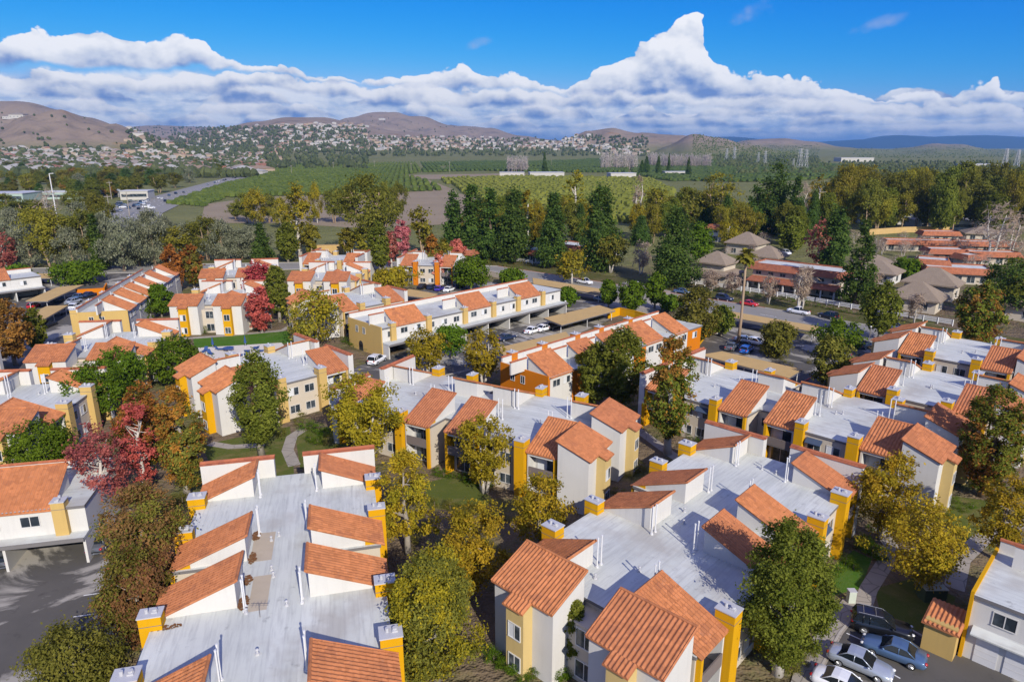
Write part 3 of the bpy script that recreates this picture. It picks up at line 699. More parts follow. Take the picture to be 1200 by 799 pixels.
def make_tree(seed, h, r, kind='oval', leaf='green', bk='brown', nclump=90, per=60, ls=.24, base=.22, open_=0.0, cl=.16, multi=1, lean=.0, mix=None, limbs=10, droop=0.0, shell=.55, tr=None, rag=.25, lw=.55):
    """returns (trunk mesh, crown mesh); origin at the foot of the trunk"""
    rnd = random.Random(seed); sx = rnd.uniform(0, 90)
    z0 = h*base; ch = h - z0; C = []
    k = 0
    while len(C) < nclump and k < nclump*30:
        k += 1
        u = rnd.random(); a = rnd.uniform(0, 2*math.pi); e = envelope(kind, u)
        if rnd.random() > e + .12: continue
        lump = 1 + rag * 2 * mnoise.noise(Vector((math.cos(a)*1.3+sx, math.sin(a)*1.3, u*3.2)))
        rr = e * lump * (shell + (1-shell) * rnd.random()) if rnd.random() < .72 else e * lump * math.sqrt(rnd.random()) * .85
        if open_ and mnoise.noise(Vector((math.cos(a)*rr*2.2+sx, math.sin(a)*rr*2.2+5, u*3.6))) < (open_ - .5) * .6: continue
        p = Vector((math.cos(a)*rr*r + lean*h*u, math.sin(a)*rr*r, z0 + u*ch*.97))
        C.append((p, e))
    g = np.random.default_rng(seed); n = len(C)*per
    cp = np.repeat(np.array([tuple(p) for p, e in C]).reshape(-1, 3), per, 0)
    sz = np.repeat(cl * r * g.uniform(.65, 1.35, len(C)) * (.8 if kind == 'cone' else 1.0) * .62, per)[:, None]
    ow = cp * np.array([1, 1, .8]); ow[:, 2] = (cp[:, 2] - z0 - ch*.35) * .8; ow /= np.maximum(np.linalg.norm(ow, axis=1, keepdims=True), 1e-3)
    d = g.normal(0, 1, (n, 3)) * np.array([1, 1, .8]) * sz
    q = cp + d; q[:, 2] -= droop * np.abs(d[:, 0] + d[:, 1]); q[:, 2] = np.maximum(q[:, 2], .05)
    nn = ow*.75 + g.normal(0, .55, (n, 3)); nn[:, 2] += .25; nn /= np.linalg.norm(nn, axis=1, keepdims=True)
    a = np.cross(nn, np.where(np.abs(nn[:, :1]) < .8, np.array([[1., 0, 0]]), np.array([[0, 1., 0]]))); a /= np.linalg.norm(a, axis=1, keepdims=True); b_ = np.cross(nn, a)
    th = g.uniform(0, 6.28, (n, 1)); l = ls * g.uniform(.6, 1.3, (n, 1))
    A = (a*np.cos(th) + b_*np.sin(th)) * l; B = (b_*np.cos(th) - a*np.sin(th)) * l * lw
    if droop: A = A*.5; A[:, 2] -= (l*.9*droop)[:, 0]
    verts = np.stack([q-A, q+B, q+A, q-B], 1).reshape(-1, 3).astype(np.float32)
    me = bpy.data.meshes.new('crown'); me.vertices.add(n*4); me.vertices.foreach_set('co', verts.ravel())
    me.loops.add(n*4); me.loops.foreach_set('vertex_index', np.arange(n*4, dtype=np.int32))
    me.polygons.add(n); me.polygons.foreach_set('loop_start', np.arange(0, n*4, 4, dtype=np.int32)); me.polygons.foreach_set('loop_total', np.full(n, 4, dtype=np.int32))
    me.materials.append(LM[leaf])
    if mix:
        me.materials.append(LM[mix[2]])
        mi = np.array([1 if mnoise.noise(Vector((p.x*.35+sx, p.y*.35, p.z*.3))) + (p.z/h - .55)*mix[1] > mix[0] else 0 for p, e in C], dtype=np.int32)
        flip = g.random(n) < .15; m_ = np.repeat(mi, per); m_ = np.where(flip, 1-m_, m_).astype(np.int32)
        me.polygons.foreach_set('material_index', m_)
    me.update(calc_edges=True)
    t = MB(); r0 = (tr or .032*h)
    tops = []
    for m in range(multi):
        a = 2*math.pi*m/multi + rnd.random(); sp = .0 if multi == 1 else r*.28
        top = Vector((math.cos(a)*sp*1.6 + lean*h*.7, math.sin(a)*sp*1.6, z0 + ch*.72))
        path = [Vector((math.cos(a)*r0*.8*(multi > 1), math.sin(a)*r0*.8*(multi > 1), -.15))]
        for j in range(1, 6):
            f = j/5; path.append(path[0].lerp(top, f) + Vector((rnd.gauss(0,.02)*h*f, rnd.gauss(0,.02)*h*f, 0)))
        t.tube(path, [r0*(1.15 if i == 0 else 1)*(1 - .78*i/5)*(.75 if multi > 1 else 1) for i in range(6)], 7); tops.append(path)
    for _ in range(limbs):
        if not C: break
        path = rnd.choice(tops); f = rnd.uniform(.3, .95); i = min(4, int(f*5)); st = path[i].lerp(path[i+1], f*5-i)
        cand = [c for c, e in rnd.sample(C, min(14, len(C))) if c.z > st.z - .02*h]
        if not cand: continue
        en = min(cand, key=lambda c: (c-st).length); mid = st.lerp(en, .5) + Vector((0,0,-.05*(en-st).length))
        rr = r0*(.42 if limbs < 20 else .24)*(1-f*.55); t.tube([st, mid, en], [rr, rr*.65, rr*.2], 5)
    tm = t.mesh('trunk', BK[bk], True)
    return tm, me

SPEC = {   # species: look of the crown
 'round':   dict(kind='round', leaf='bright', nclump=110, per=60, base=.18, cl=.19, bk='grey'),
 'tall':    dict(kind='oval', leaf='green', nclump=150, per=60, base=.14, cl=.20, bk='grey'),
 'amberg':  dict(kind='oval', leaf='amberg', mix=(.2, .2, 'olive'), nclump=150, per=62, base=.12, cl=.19, bk='grey'),
 'amberup': dict(kind='oval', leaf='olive', mix=(.0, 1.1, 'amber'), nclump=150, per=62, base=.14, cl=.19, bk='grey'),
 'amber':   dict(kind='oval', leaf='amber', nclump=120, per=50, base=.14, cl=.19, bk='grey'),
 'greenamb':dict(kind='oval', leaf='green', mix=(.1, .6, 'brown'), nclump=150, per=60, base=.16, cl=.19, bk='white'),
 'red':     dict(kind='oval', leaf='red', nclump=70, per=30, base=.16, cl=.19, open_=.55, bk='white', limbs=34),
 'redfull': dict(kind='oval', leaf='red', nclump=120, per=50, base=.12, cl=.19, open_=.15, bk='white', limbs=10),
 'maroon':  dict(kind='oval', leaf='maroon', nclump=85, per=30, base=.14, cl=.2, open_=.52, bk='white', limbs=38),
 'pink':    dict(kind='oval', leaf='pink', nclump=80, per=40, base=.2, cl=.2, bk='white', limbs=16),
 'salmon':  dict(kind='oval', leaf='salmon', nclump=80, per=40, base=.2, cl=.2, bk='white', limbs=16),
 'ygreen':  dict(kind='vase', leaf='ygreen', nclump=95, per=48, base=.2, cl=.18, open_=.5, multi=4, bk='white', limbs=16, rag=.35),
 'yellow':  dict(kind='dome', leaf='yellow', mix=(.12, -.4, 'ygreen'), nclump=95, per=46, base=.2, cl=.19, open_=.42, bk='grey', limbs=16, rag=.35),
 'yelgreen':dict(kind='dome', leaf='ygreen', mix=(.1, .3, 'yellow'), nclump=100, per=52, base=.2, cl=.19, open_=.40, bk='grey', limbs=16, rag=.35),
 'olive':   dict(kind='round', leaf='olive', nclump=150, per=62, base=.1, cl=.18, bk='grey'),
 'olivey':  dict(kind='dome', leaf='olive', mix=(.15, .3, 'ygreen'), nclump=170, per=62, base=.1, cl=.17, bk='grey', open_=.25),
 'conical': dict(kind='oval', leaf='green', nclump=230, per=70, base=.12, cl=.17, bk='white'),
 'darkround':dict(kind='oval', leaf='green', mix=(.14, -.3, 'brown'), nclump=160, per=62, base=.1, cl=.17, bk='brown'),
 'conifer': dict(kind='cone', leaf='conifer', nclump=150, per=40, base=.06, cl=.22, bk='brown', limbs=4),
 'pine':    dict(kind='pyr', leaf='conifer', nclump=210, per=44, base=.05, cl=.22, bk='brown', rag=.35, open_=.12),
 'euc':     dict(kind='vase', leaf='euc', nclump=75, per=42, base=.26, cl=.22, open_=.5, bk='tan', multi=2, limbs=14, rag=.45),
 'darkeuc': dict(kind='round', leaf='darkeuc', nclump=95, per=44, base=.26, cl=.21, open_=.45, bk='tan', multi=2, limbs=12, rag=.45),
 'yeuc':    dict(kind='oval', leaf='euc', mix=(.05, .3, 'ygreen'), nclump=85, per=42, base=.16, cl=.22, open_=.45, bk='white', limbs=12, rag=.45),
 'grey':    dict(kind='dome', leaf='grey', nclump=110, per=44, base=.16, cl=.2, open_=.36, bk='tan', limbs=10, droop=.5, rag=.4),
 'bare':    dict(kind='round', leaf='twig', lw=.10, nclump=55, per=10, base=.25, cl=.24, bk='white', limbs=40, ls=.2, multi=2, open_=.4),
 'spread':  dict(kind='flat', leaf='darkeuc', nclump=100, per=46, base=.34, cl=.19, bk='white', multi=3, limbs=12),
 'cedar':   dict(kind='flat', leaf='conifer', mix=(.1, .1, 'green'), nclump=130, per=46, base=.24, cl=.17, bk='white', multi=2, rag=.3),
 'brownt':  dict(kind='oval', leaf='brown', nclump=140, per=55, base=.12, cl=.19, bk='grey'),
 'shrub':   dict(kind='round', leaf='bright', nclump=26, per=34, base=.02, cl=.3, bk='brown', limbs=2),
 'shrubd':  dict(kind='dome', leaf='olive', nclump=26, per=30, base=.02, cl=.3, bk='brown', limbs=2, open_=.3),
}
_proto = {}
def tree_mesh(sp, seed, h, r, leafm, dens=1.0):
    d = dict(SPEC[sp]); d.setdefault('ls', .24)
    d['per'] = int(d['per']*dens); d['ls'] = leafm*(2.2 if sp == 'bare' else 1)
    return make_tree(seed, h, r, **d)
def grow(name, sp, p, h, r, label, group=None, seed=None, shared=False, cat='tree', rz=None):
    """one tree as its own thing: Empty > trunk, crown. shared=True reuses a species mesh, scaled"""
    if shared:
        v = (seed or 0) % 3; key = (sp, v)
        if key not in _proto: _proto[key] = tree_mesh(sp, 900 + v*17 + len(sp), 10.0, 10.0 * .36, .24, 1.5)
        tm, cm = _proto[key]; sc = (r/3.6, r/3.6, h/10.0)
    else:
        pp = ppm(p); lsz = max(.11, min(.6, 1.8 / pp)); area = (h*r) * (pp**2)
        dens = max(.5, min(3.2, area / 2200.0)) if sp != 'bare' else 1.0
        tm, cm = tree_mesh(sp, seed or random.randrange(9999), h, r, lsz, dens); sc = (1, 1, 1)
    o = empty(name, (p[0], p[1], p[2] if len(p) > 2 else 0), random.uniform(0, 6.28) if rz is None else rz, label, cat, group); o.scale = sc
    link('trunk', tm, o); link('crown', cm, o)
    return o
def tree_px(name, sp, px, ytop, w, label, yb=None, h=None, group=None, shared=False, seed=None, cat='tree'):
    """px, ytop, yb: image survey of the trunk foot / top; w crown width in image pixels"""
    if yb is not None: p = at(px, yb); h = height_over(p, ytop)
    else: p = at(px, ytop, h); p.z = 0
    r = w / 2 / ppm(p, h*.6) * .86
    return grow(name, sp, p, h, r, label, group, seed, shared, cat)

def palm(px, ytop, yb, label):
    p = at(px, yb); h = height_over(p, ytop); o = empty('palm_tree', p, 0, label, 'palm')
    t = MB(); t.tube([(0,0,-.1), (.15,0,h*.3), (.1,.1,h*.65), (0,0,h-1.8)], [.38, .28, .25, .24], 9); t.build('trunk', BK['tan'], o, True)
    m = MB(); rnd = random.Random(4)
    for i in range(90):
        a = rnd.uniform(0, 6.28); e = rnd.uniform(-.9, 1.25); L = rnd.uniform(1.7, 2.5); d = Vector((math.cos(a), math.sin(a), 0)); c = Vector((0,0,h-1.8))
        pts = [c + d*(L*f*math.cos(e)) + Vector((0,0, L*f*math.sin(e) - .9*f*f)) for f in (0, .4, .75, 1)]; sd = Vector((-d.y, d.x, 0))
        for w0, w1, A, B in ((.08, .42, 0, 1), (.42, .5, 1, 2), (.5, .05, 2, 3)):
            m.face([pts[A]-sd*w0, pts[A]+sd*w0, pts[B]+sd*w1, pts[B]-sd*w1])
    m.build('crown', LM['palm'], o)
    s = MB()
    for i in range(60):
        a = rnd.uniform(0, 6.28); d = Vector((math.cos(a), math.sin(a), 0)); c = Vector((0,0,h-1.9)) + d*.25; sd = Vector((-d.y, d.x, 0))*.25; L = rnd.uniform(1.0, 2.0)
        s.face([c-sd, c+sd, c+d*.5+Vector((0,0,-L))+sd*.4, c+d*.5+Vector((0,0,-L))-sd*.4])
    s.build('dead_frond_skirt', LM['brown'], o)
    return o
# ------------------------------------------------------------------ vehicles
def paint(name, c, metal=.0):
    t = NT(name); c2 = t.mix(t.noise(t.pos(), 3, 3), scale3(c, .93), scale3(c, 1.05))
    return t.bsdf(c2, .28, .5, metal, coat=.6)
PAINT = {'black': paint('black_paint', (.008,.009,.012)), 'blue': paint('steel_blue_paint', (.085,.15,.27), .3), 'silver': paint('silver_paint', (.40,.44,.50), .35),
 'white': paint('white_paint', (.74,.75,.77)), 'red': paint('red_paint', (.50,.018,.022)), 'bright_blue': paint('bright_blue_paint', (.015,.11,.46)), 'navy': paint('navy_paint', (.012,.022,.055)),
 'grey': paint('grey_paint', (.13,.14,.155), .3), 'purple': paint('violet_blue_paint', (.06,.04,.30))}
M['tyre'] = plain('tyre_rubber', (.016,.016,.017), .85); M['rim'] = plain('alloy_rim', (.42,.43,.45), .35, .5, .6)
M['autoglass'] = plain('tinted_car_glass', (.012,.016,.02), .06, .6)
M['lamp'] = plain('headlamp_lens', (.68,.68,.66), .15, .6); M['tail'] = plain('tail_lamp_lens', (.36,.012,.015), .2, .6); M['bumper'] = plain('dark_plastic', (.028,.028,.03), .6)
KIND = {  # x from rear (0) to front (1): lower-body top line, cabin outline
 'sedan':  dict(L=4.75, W=1.82, z=[(0,.62),(.02,.92),(.12,1.0),(.24,1.02),(.40,.98),(.62,.98),(.72,.96),(.90,.84),(.985,.72),(1,.52)], cab=[(.17,1.0),(.30,1.40),(.40,1.46),(.54,1.45),(.70,.98)]),
 'suv':    dict(L=4.75, W=1.92, z=[(0,.62),(.01,1.05),(.10,1.10),(.30,1.10),(.50,1.10),(.66,1.10),(.74,1.08),(.93,1.0),(.99,.86),(1,.55)], cab=[(.015,1.10),(.07,1.70),(.20,1.80),(.50,1.78),(.70,1.10)], rails=True),
 'hatch':  dict(L=4.25, W=1.78, z=[(0,.60),(.01,.95),(.12,1.0),(.30,1.0),(.50,.99),(.66,.98),(.76,.95),(.92,.82),(.985,.70),(1,.5)], cab=[(.03,1.0),(.12,1.42),(.28,1.52),(.52,1.50),(.74,.97)]),
 'pickup': dict(L=5.5, W=1.95, z=[(0,.62),(.01,1.08),(.10,1.08),(.38,1.08),(.50,1.08),(.66,1.10),(.74,1.08),(.93,1.02),(.99,.88),(1,.6)], cab=[(.385,1.08),(.41,1.72),(.47,1.80),(.60,1.78),(.735,1.10)], bed=True),
}
_car = {}
def car_proto(kind, colour):
    if (kind, colour) in _car: return _car[(kind, colour)]
    K = KIND[kind]; L, W = K['L'], K['W']; hw = W/2
    def interp(tab, f):
        for (a, za), (b, zb) in zip(tab, tab[1:]):
            if f <= b: return za + (zb-za)*(f-a)/max(1e-6, b-a)
        return tab[-1][1]
    b = MB(); N = 26; ring = 11; S = []
    for i in range(N+1):
        f = i/N; f = f*f*(3-2*f)*.35 + f*.65; zt = interp(K['z'], f); taper = 1 - .30*max(0, (f-.86)/.14)**2 - .20*max(0, (.08-f)/.08)**2
        w_ = hw*taper; zb = .24 + .10*max(0, (f-.92)/.08) + .10*max(0, (.07-f)/.07); x = (f-.5)*L
        S.append([(x,-w_*.86,zb),(x,-w_*.98,zb+.12),(x,-w_,zb+(zt-zb)*.55),(x,-w_*.965,zt-.10),(x,-w_*.86,zt-.015),(x,0,zt+.035),(x,w_*.86,zt-.015),(x,w_*.965,zt-.10),(x,w_,zb+(zt-zb)*.55),(x,w_*.98,zb+.12),(x,w_*.86,zb)])
    for sct in S: b.v.extend(sct)
    for i in range(N):
        for k in range(ring-1): b.f.append((i*ring+k, (i+1)*ring+k, (i+1)*ring+k+1, i*ring+k+1)); b.m.append(0)
        b.f.append((i*ring+ring-1, (i+1)*ring+ring-1, (i+1)*ring, i*ring)); b.m.append(1)
    b.f.append(tuple(range(ring-1, -1, -1))); b.f.append(tuple(N*ring + k for k in range(ring))); b.m += [0, 0]
    body = b.mesh('body', [PAINT[colour], M['bumper']], True)
    cab = K['cab']; g = MB(); P = []
    zm = max(z for _, z in cab)
    for f, z in cab:
        x = (f-.5)*L; t_ = (z-.98)/(zm-.98); wt = hw*(.90 - .17*max(0, t_)); P.append((x, z, wt))
    for (x0, z0, w0), (x1, z1, w1) in zip(P, P[1:]):
        roof = z0 > zm-.12 and z1 > zm-.12
        if not roof: g.face([(x0,-w0,z0),(x1,-w1,z1),(x1,w1,z1),(x0,w0,z0)])
    zb0 = P[0][1]-.06; lo = hw*.90
    for sgn in (-1, 1):                                     # side glass
        pts = [(x, sgn*w_, z) for x, z, w_ in P]; pts = [(P[0][0], sgn*lo, zb0)] + pts + [(P[-1][0], sgn*lo, P[-1][1]-.06)]
        g.face(pts if sgn < 0 else list(reversed(pts)))
    glass = g.mesh('windows', M['autoglass'])
    r = MB()
    rp = [p for p in P if p[1] > zm-.13]
    for (x0, z0, w0), (x1, z1, w1) in zip(rp, rp[1:]):
        r.face([(x0,-w0-.015,z0),(x1,-w1-.015,z1),(x1,-w1*.6,z1+.035),(x0,-w0*.6,z0+.035)]); r.face([(x0,-w0*.6,z0+.035),(x1,-w1*.6,z1+.035),(x1,w1*.6,z1+.035),(x0,w0*.6,z0+.035)]); r.face([(x0,w0*.6,z0+.035),(x1,w1*.6,z1+.035),(x1,w1+.015,z1),(x0,w0+.015,z0)])
    for sgn in (-1, 1):                                     # pillars and roof edges
        r.tube([(x, sgn*w_*1.004, z+.005) for x, z, w_ in P], .045, 5)
        midf = (P[1][0]+P[-2][0])/2
        for xm in ((midf,) if kind != 'pickup' else ()) + ((P[1][0]+.25*(P[-2][0]-P[1][0]),) if kind in ('suv', 'hatch') else ()):
            zt = interp([(p[0], p[1]) for p in P], xm); wt = interp([(p[0], p[2]) for p in P], xm); r.tube([(xm, sgn*lo*1.01, zb0), (xm, sgn*wt*1.01, zt)], .04, 5)
    roof = r.mesh('roof', PAINT[colour], True)
    ty = MB(); wr = .33 if kind in ('sedan', 'hatch') else .38
    def disc(mb, rad, y0, y1, n=18):
        base = len(mb.v)
        for y in (y0, y1):
            for k in range(n): a = 2*math.pi*k/n; mb.v.append((rad*math.cos(a), y, rad*math.sin(a)))
        for k in range(n): k2 = (k+1)%n; mb.f.append((base+k, base+k2, base+n+k2, base+n+k)); mb.m.append(0)
        mb.f.append(tuple(base+k for k in range(n))); mb.f.append(tuple(base+n+n-1-k for k in range(n))); mb.m += [0, 0]
    disc(ty, wr, -.11, .11); rm = MB(); disc(rm, wr*.66, -.125, .125, 14)
    for k in range(5): a = 2*math.pi*k/5; rm.tube([(0,-.13,0),(wr*.6*math.cos(a),-.13,wr*.6*math.sin(a))], .03, 4); rm.tube([(0,.13,0),(wr*.6*math.cos(a),.13,wr*.6*math.sin(a))], .03, 4)
    tyre, rim = ty.mesh('wheel', M['tyre'], False), rm.mesh('rim', M['rim'])
    ws = [(sx*L*.295 + L*.005, sy*(hw-.10), wr) for sx in (-1, 1) for sy in (-1, 1)]
    hl = MB(); hl.ball((0,0,0), .17, .55, 8, 5); head = hl.mesh('headlight', M['lamp'], True); tl = MB(); tl.ball((0,0,0), .17, .75, 8, 5); tail = tl.mesh('tail_light', M['tail'], True)
    zf, zr_ = interp(K['z'], .97)-.06, interp(K['z'], .02)-.12
    extras = [('headlight', head, (L*.47, s*hw*.62, zf)) for s in (-1, 1)] + [('tail_light', tail, (-L*.485, s*hw*.68, zr_)) for s in (-1, 1)]
    mr = MB(); mr.ball((0,0,0), .12, .7, 6, 4); mir = mr.mesh('wing_mirror', PAINT[colour], True)
    extras += [('wing_mirror', mir, (P[-1][0]-.25, s*(hw+.03), P[-1][1]+.06)) for s in (-1, 1)]
    if K.get('rails'):
        rr = MB()
        for s in (-1, 1): rr.tube([(P[1][0]+.1, s*hw*.66, zm+.06), (P[-2][0]-.1, s*hw*.66, zm+.06)], .025, 5)
        for x in (P[1][0]+.5, P[-2][0]-.6): rr.tube([(x, -hw*.66, zm+.07), (x, hw*.66, zm+.07)], .02, 4)
        extras.append(('roof_rack', rr.mesh('roof_rack', M['rim']), (0,0,0)))
    if K.get('bed'):
        bd = MB(); x0, x1 = -L/2+.12, (cab[0][0]-.5)*L-.08; bd.box(x0, x1, -hw*.78, hw*.78, 1.05, 1.125); extras.append(('load_bed', bd.mesh('load_bed', M['bumper']), (0,0,0)))
    _car[(kind, colour)] = (body, glass, roof, tyre, rim, ws, extras); return _car[(kind, colour)]
def car(name, kind, colour, p, rz, label, cat='car', group=None, full=True):
    body, glass, roof, tyre, rim, ws, ex = car_proto(kind, colour)
    o = empty(name, p, rz, label, cat, group)
    link('body', body, o); link('windows', glass, o); link('roof', roof, o)
    for w_ in ws:
        t = link('wheel', tyre, o, w_)
        if full: link('rim', rim, t)
    if full:
        for n_, me, loc in ex: link(n_, me, o, loc)
    return o
def car_px(name, kind, colour, a, b, label, **kw):
    """a, b: image points of the rear and front wheels' ground line"""
    pa, pb = at(*a), at(*b); d = pb - pa
    return car(name, kind, colour, ((pa.x+pb.x)/2, (pa.y+pb.y)/2, kw.pop('z', .02)), math.atan2(d.y, d.x), label, **kw)
# ------------------------------------------------------------------ terrain
def tanel(y): d = ray(600, y); return d.z / d.y
def prof(pts, px):
    if px <= pts[0][0]: return pts[0][1] + min(60, (pts[0][0]-px)*.5)
    for (a, ya), (b, yb) in zip(pts, pts[1:]):
        if px <= b:
            f = (px-a)/(b-a); f = f*f*(3-2*f); return ya + (yb-ya)*f
    return pts[-1][1] + min(60, (px-pts[-1][0])*.5)
HILLS = [   # ridge line (image survey), distance, width of the slope towards us, behind, noise
 ([(-260,118),(-60,135),(0,150),(40,138),(75,133),(105,143),(135,148),(170,160),(205,172),(240,182)], 2500, 650, 700, .34),
 ([(-300,112),(-40,118),(10,120),(40,122),(75,131),(110,140),(150,151),(200,163),(240,178)], 3500, 600, 900, .3),
 ([(120,176),(160,168),(215,158),(260,151),(305,144),(340,139),(380,139),(420,146),(470,155),(520,160),(570,164),(620,163),(660,169),(700,175),(750,180),(790,184)], 4200, 1500, 900, .06),
 ([(330,172),(380,150),(410,139),(432,134),(462,133),(490,138),(530,147),(575,151),(610,160),(650,165),(690,176)], 5600, 700, 900, .32),
 ([(130,152),(180,148),(235,149),(275,152),(320,160)], 6500, 900, 1500, .08),
 ([(640,172),(668,161),(690,152),(715,150),(745,156),(775,158),(800,159),(826,166),(850,176),(880,184)], 3700, 700, 900, .36),
 ([(780,172),(812,158),(840,162),(880,171),(920,178),(960,184)], 3000, 700, 700, .08),
 ([(800,182),(840,172),(880,164),(915,162),(950,166),(990,173),(1040,182)], 4800, 900, 900, .22),
 ([(1020,180),(1060,174),(1095,169),(1125,170),(1160,176),(1200,178),(1300,172)], 5600, 900, 900, .25),
 ([(900,176),(960,172),(1010,175),(1070,178),(1110,176),(1140,177),(1165,182),(1200,183),(1300,180),(1500,176)], 5200, 1000, 1200, .2),
 ([(1000,188),(1040,184),(1075,179),(1105,174),(1130,175),(1160,181),(1200,183),(1350,180)], 4300, 700, 700, .16),
]
def hill_h(x, y):
    r = math.hypot(x, y)
    if r < 1300 or y < 100: return 0.0
    px = 600 + FPX * x / y / 1.0 * (_c) ; px = 600 + FPX * (x / y) * (ray(600, 172).y)
    h = 0.0
    for pts, D, wf, wb, nz in HILLS:
        t = (y - D) / (wf if y < D else wb)
        if abs(t) > 2.4: continue
        top = CAMH + D * tanel(prof(pts, px))
        if top < 3: continue
        n = mnoise.fractal(Vector((x*.0016+D, y*.0016, D*.01)), 1.0, 2.0, 5)
        k = math.exp(-t*t*1.3)
        rg = 1 - abs(mnoise.fractal(Vector((x*.0028, y*.0014, D*.02)), 1.0, 2.0, 4))*2
        hh = top * k * (1 + nz * n * (1.5 - k)) + (nz*420) * (rg-.45) * k * (1-k)
        h = max(h, hh)
    return h * min(1, (r-1300)/400)
def terrain():
    m = MB(); A = [R(-62 + 124*i/360) for i in range(361)]
    rs = [4]; 
    while rs[-1] < 1300: rs.append(rs[-1]*1.17)
    while rs[-1] < 8500: rs.append(rs[-1]*1.0115)
    rs += [10000, 14000, 22000, 45000]
    for r in rs:
        for a in A:
            x, y = r*math.sin(a), r*math.cos(a); m.v.append((x, y, hill_h(x, y) if 1300 < r < 9500 else 0.0))
    n = len(A)
    for i in range(len(rs)-1):
        for j in range(n-1): m.f.append((i*n+j, i*n+j+1, (i+1)*n+j+1, (i+1)*n+j)); m.m.append(0)
    o = m.build('terrain', M['terrain'], smooth=True)
    tag(o, 'valley floor and dry brown hills all round the apartments', 'ground', kind='structure')
    b = MB(); b.v = [(-200,-200,-.02),(200,-200,-.02),(200,3.0,-.02),(-200,3.0,-.02)]; b.f = [(0,1,2,3)]; b.m = [0]
    tag(b.build('ground', M['terrain']), 'bare ground behind the viewpoint', 'ground', kind='structure')
terrain()
def mountains():
    pts = [(620,174),(700,166),(780,163),(860,159),(900,163),(960,166),(1010,163),(1045,157),(1090,159),(1140,158),(1200,160),(1260,156),(1400,154),(1700,160)]
    m = MB(); D = 16000; n = 120; rows = 10
    for k in range(rows+1):
        f = k/rows; y = D - 3500 + 5500*f
        for i in range(n+1):
            px = 560 + 1200*i/n; x = (px-600)/FPX/ray(600,172).y*D
            top = CAMH + D*tanel(prof(pts, px)); e = math.exp(-((y-D)/2200)**2*1.4)
            m.v.append((x, y, top*e*(1+.10*mnoise.fractal(Vector((x*.0005, y*.0005, 3)), 1, 2, 5)) - 25))
    for k in range(rows):
        for i in range(n): m.f.append((k*(n+1)+i, k*(n+1)+i+1, (k+1)*(n+1)+i+1, (k+1)*(n+1)+i)); m.m.append(0)
    t = NT('mountain_scrub'); c = t.mix(t.noise(t.pos(), .0012, 6), (.012, .02, .022), (.03, .04, .038)); t.bsdf(c, .95, .1)
    tag(m.build('mountains', t.mat, smooth=True), 'long blue mountain range under the clouds at the right', 'mountains', kind='structure')
mountains()

# ------------------------------------------------------------------ flat sheets: roads, lots, lawns, fields
_z = {}
def sheet(name, px=None, world=None, z=.004, mat=None, label=None, cat=None):
    pts = [at(*p) for p in px] if px else [Vector((p[0], p[1], 0)) for p in world]
    m = MB(); n = len(pts); a = sum(pts[i].x*pts[(i+1)%n].y - pts[(i+1)%n].x*pts[i].y for i in range(n))
    if a < 0: pts.reverse()
    m.face([(p.x, p.y, z) for p in pts])
    me = m.mesh(name, mat); bm = bmesh.new(); bm.from_mesh(me); bmesh.ops.triangulate(bm, faces=bm.faces); bm.to_mesh(me); bm.free()
    return tag(link(name, me), label, cat or name, kind='structure')
import bmesh
def strip(pts, w):
    """polyline of world points -> outline polygon of width w"""
    L, Rr = [], []
    for i, p in enumerate(pts):
        d = (pts[min(i+1, len(pts)-1)] - pts[max(i-1, 0)]); d = Vector((d.x, d.y, 0)).normalized(); n = Vector((-d.y, d.x, 0))
        L.append(p + n*w/2); Rr.append(p - n*w/2)
    return [(p.x, p.y) for p in L + list(reversed(Rr))]
def kerb(pts, name='kerb', mat='kerb', w=.18, h=.13, label='raised concrete kerb along the parking lot'):
    m = MB()
    for a, b in zip(pts, pts[1:]):
        d = Vector((b.x-a.x, b.y-a.y, 0)).normalized(); n = Vector((-d.y, d.x, 0))*w/2
        m.extrude([a+n, b+n, b-n, a-n], (0,0,h))
    return tag(m.build(name, M[mat]), label, 'kerb', kind='structure')
V2 = lambda x, y: Vector((x, y, 0))
# the street, curving off to the left behind the trees
ST = [V2(-330,205), V2(-170,222), V2(-110,232), V2(-50,238), V2(-8,228), V2(14,208), V2(36,188), V2(60,166), V2(90,136), V2(130,100), V2(180,60)]
sheet('road', world=strip(ST, 14), z=.012, mat=M['road'], label='grey asphalt street past the far side of the apartments', cat='road')
for sg, nm in ((7.3, 'pavement'), (-7.3, 'pavement')):
    off = [Vector((p.x, p.y, 0)) for p in ST]; o2 = []
    for i, p in enumerate(ST):
        d = (ST[min(i+1, len(ST)-1)] - ST[max(i-1, 0)]).normalized(); o2.append(p + Vector((-d.y, d.x, 0))*sg)
    kerb(o2, 'street_kerb', 'kerb', .5, .14, 'pale kerb edging the street')
    if sg > 0:
        kerb(o2[4:8], 'red_kerb', 'redkerb', .28, .155, 'red painted kerb of the street')
        o3 = [p + Vector(((ST[min(i+1, 10)]-ST[max(i-1,0)]).normalized().y*-11, (ST[min(i+1, 10)]-ST[max(i-1,0)]).normalized().x*11, 0)) for i, p in enumerate(o2)]
        poly = [(p.x, p.y) for p in o2] + [(p.x, p.y) for p in reversed(o3)]
        sheet('verge', world=poly, z=.006, mat=M['verge'], label='dry grass verge along the far side of the street', cat='grass verge')
VERGE_LINE = o3 if False else None
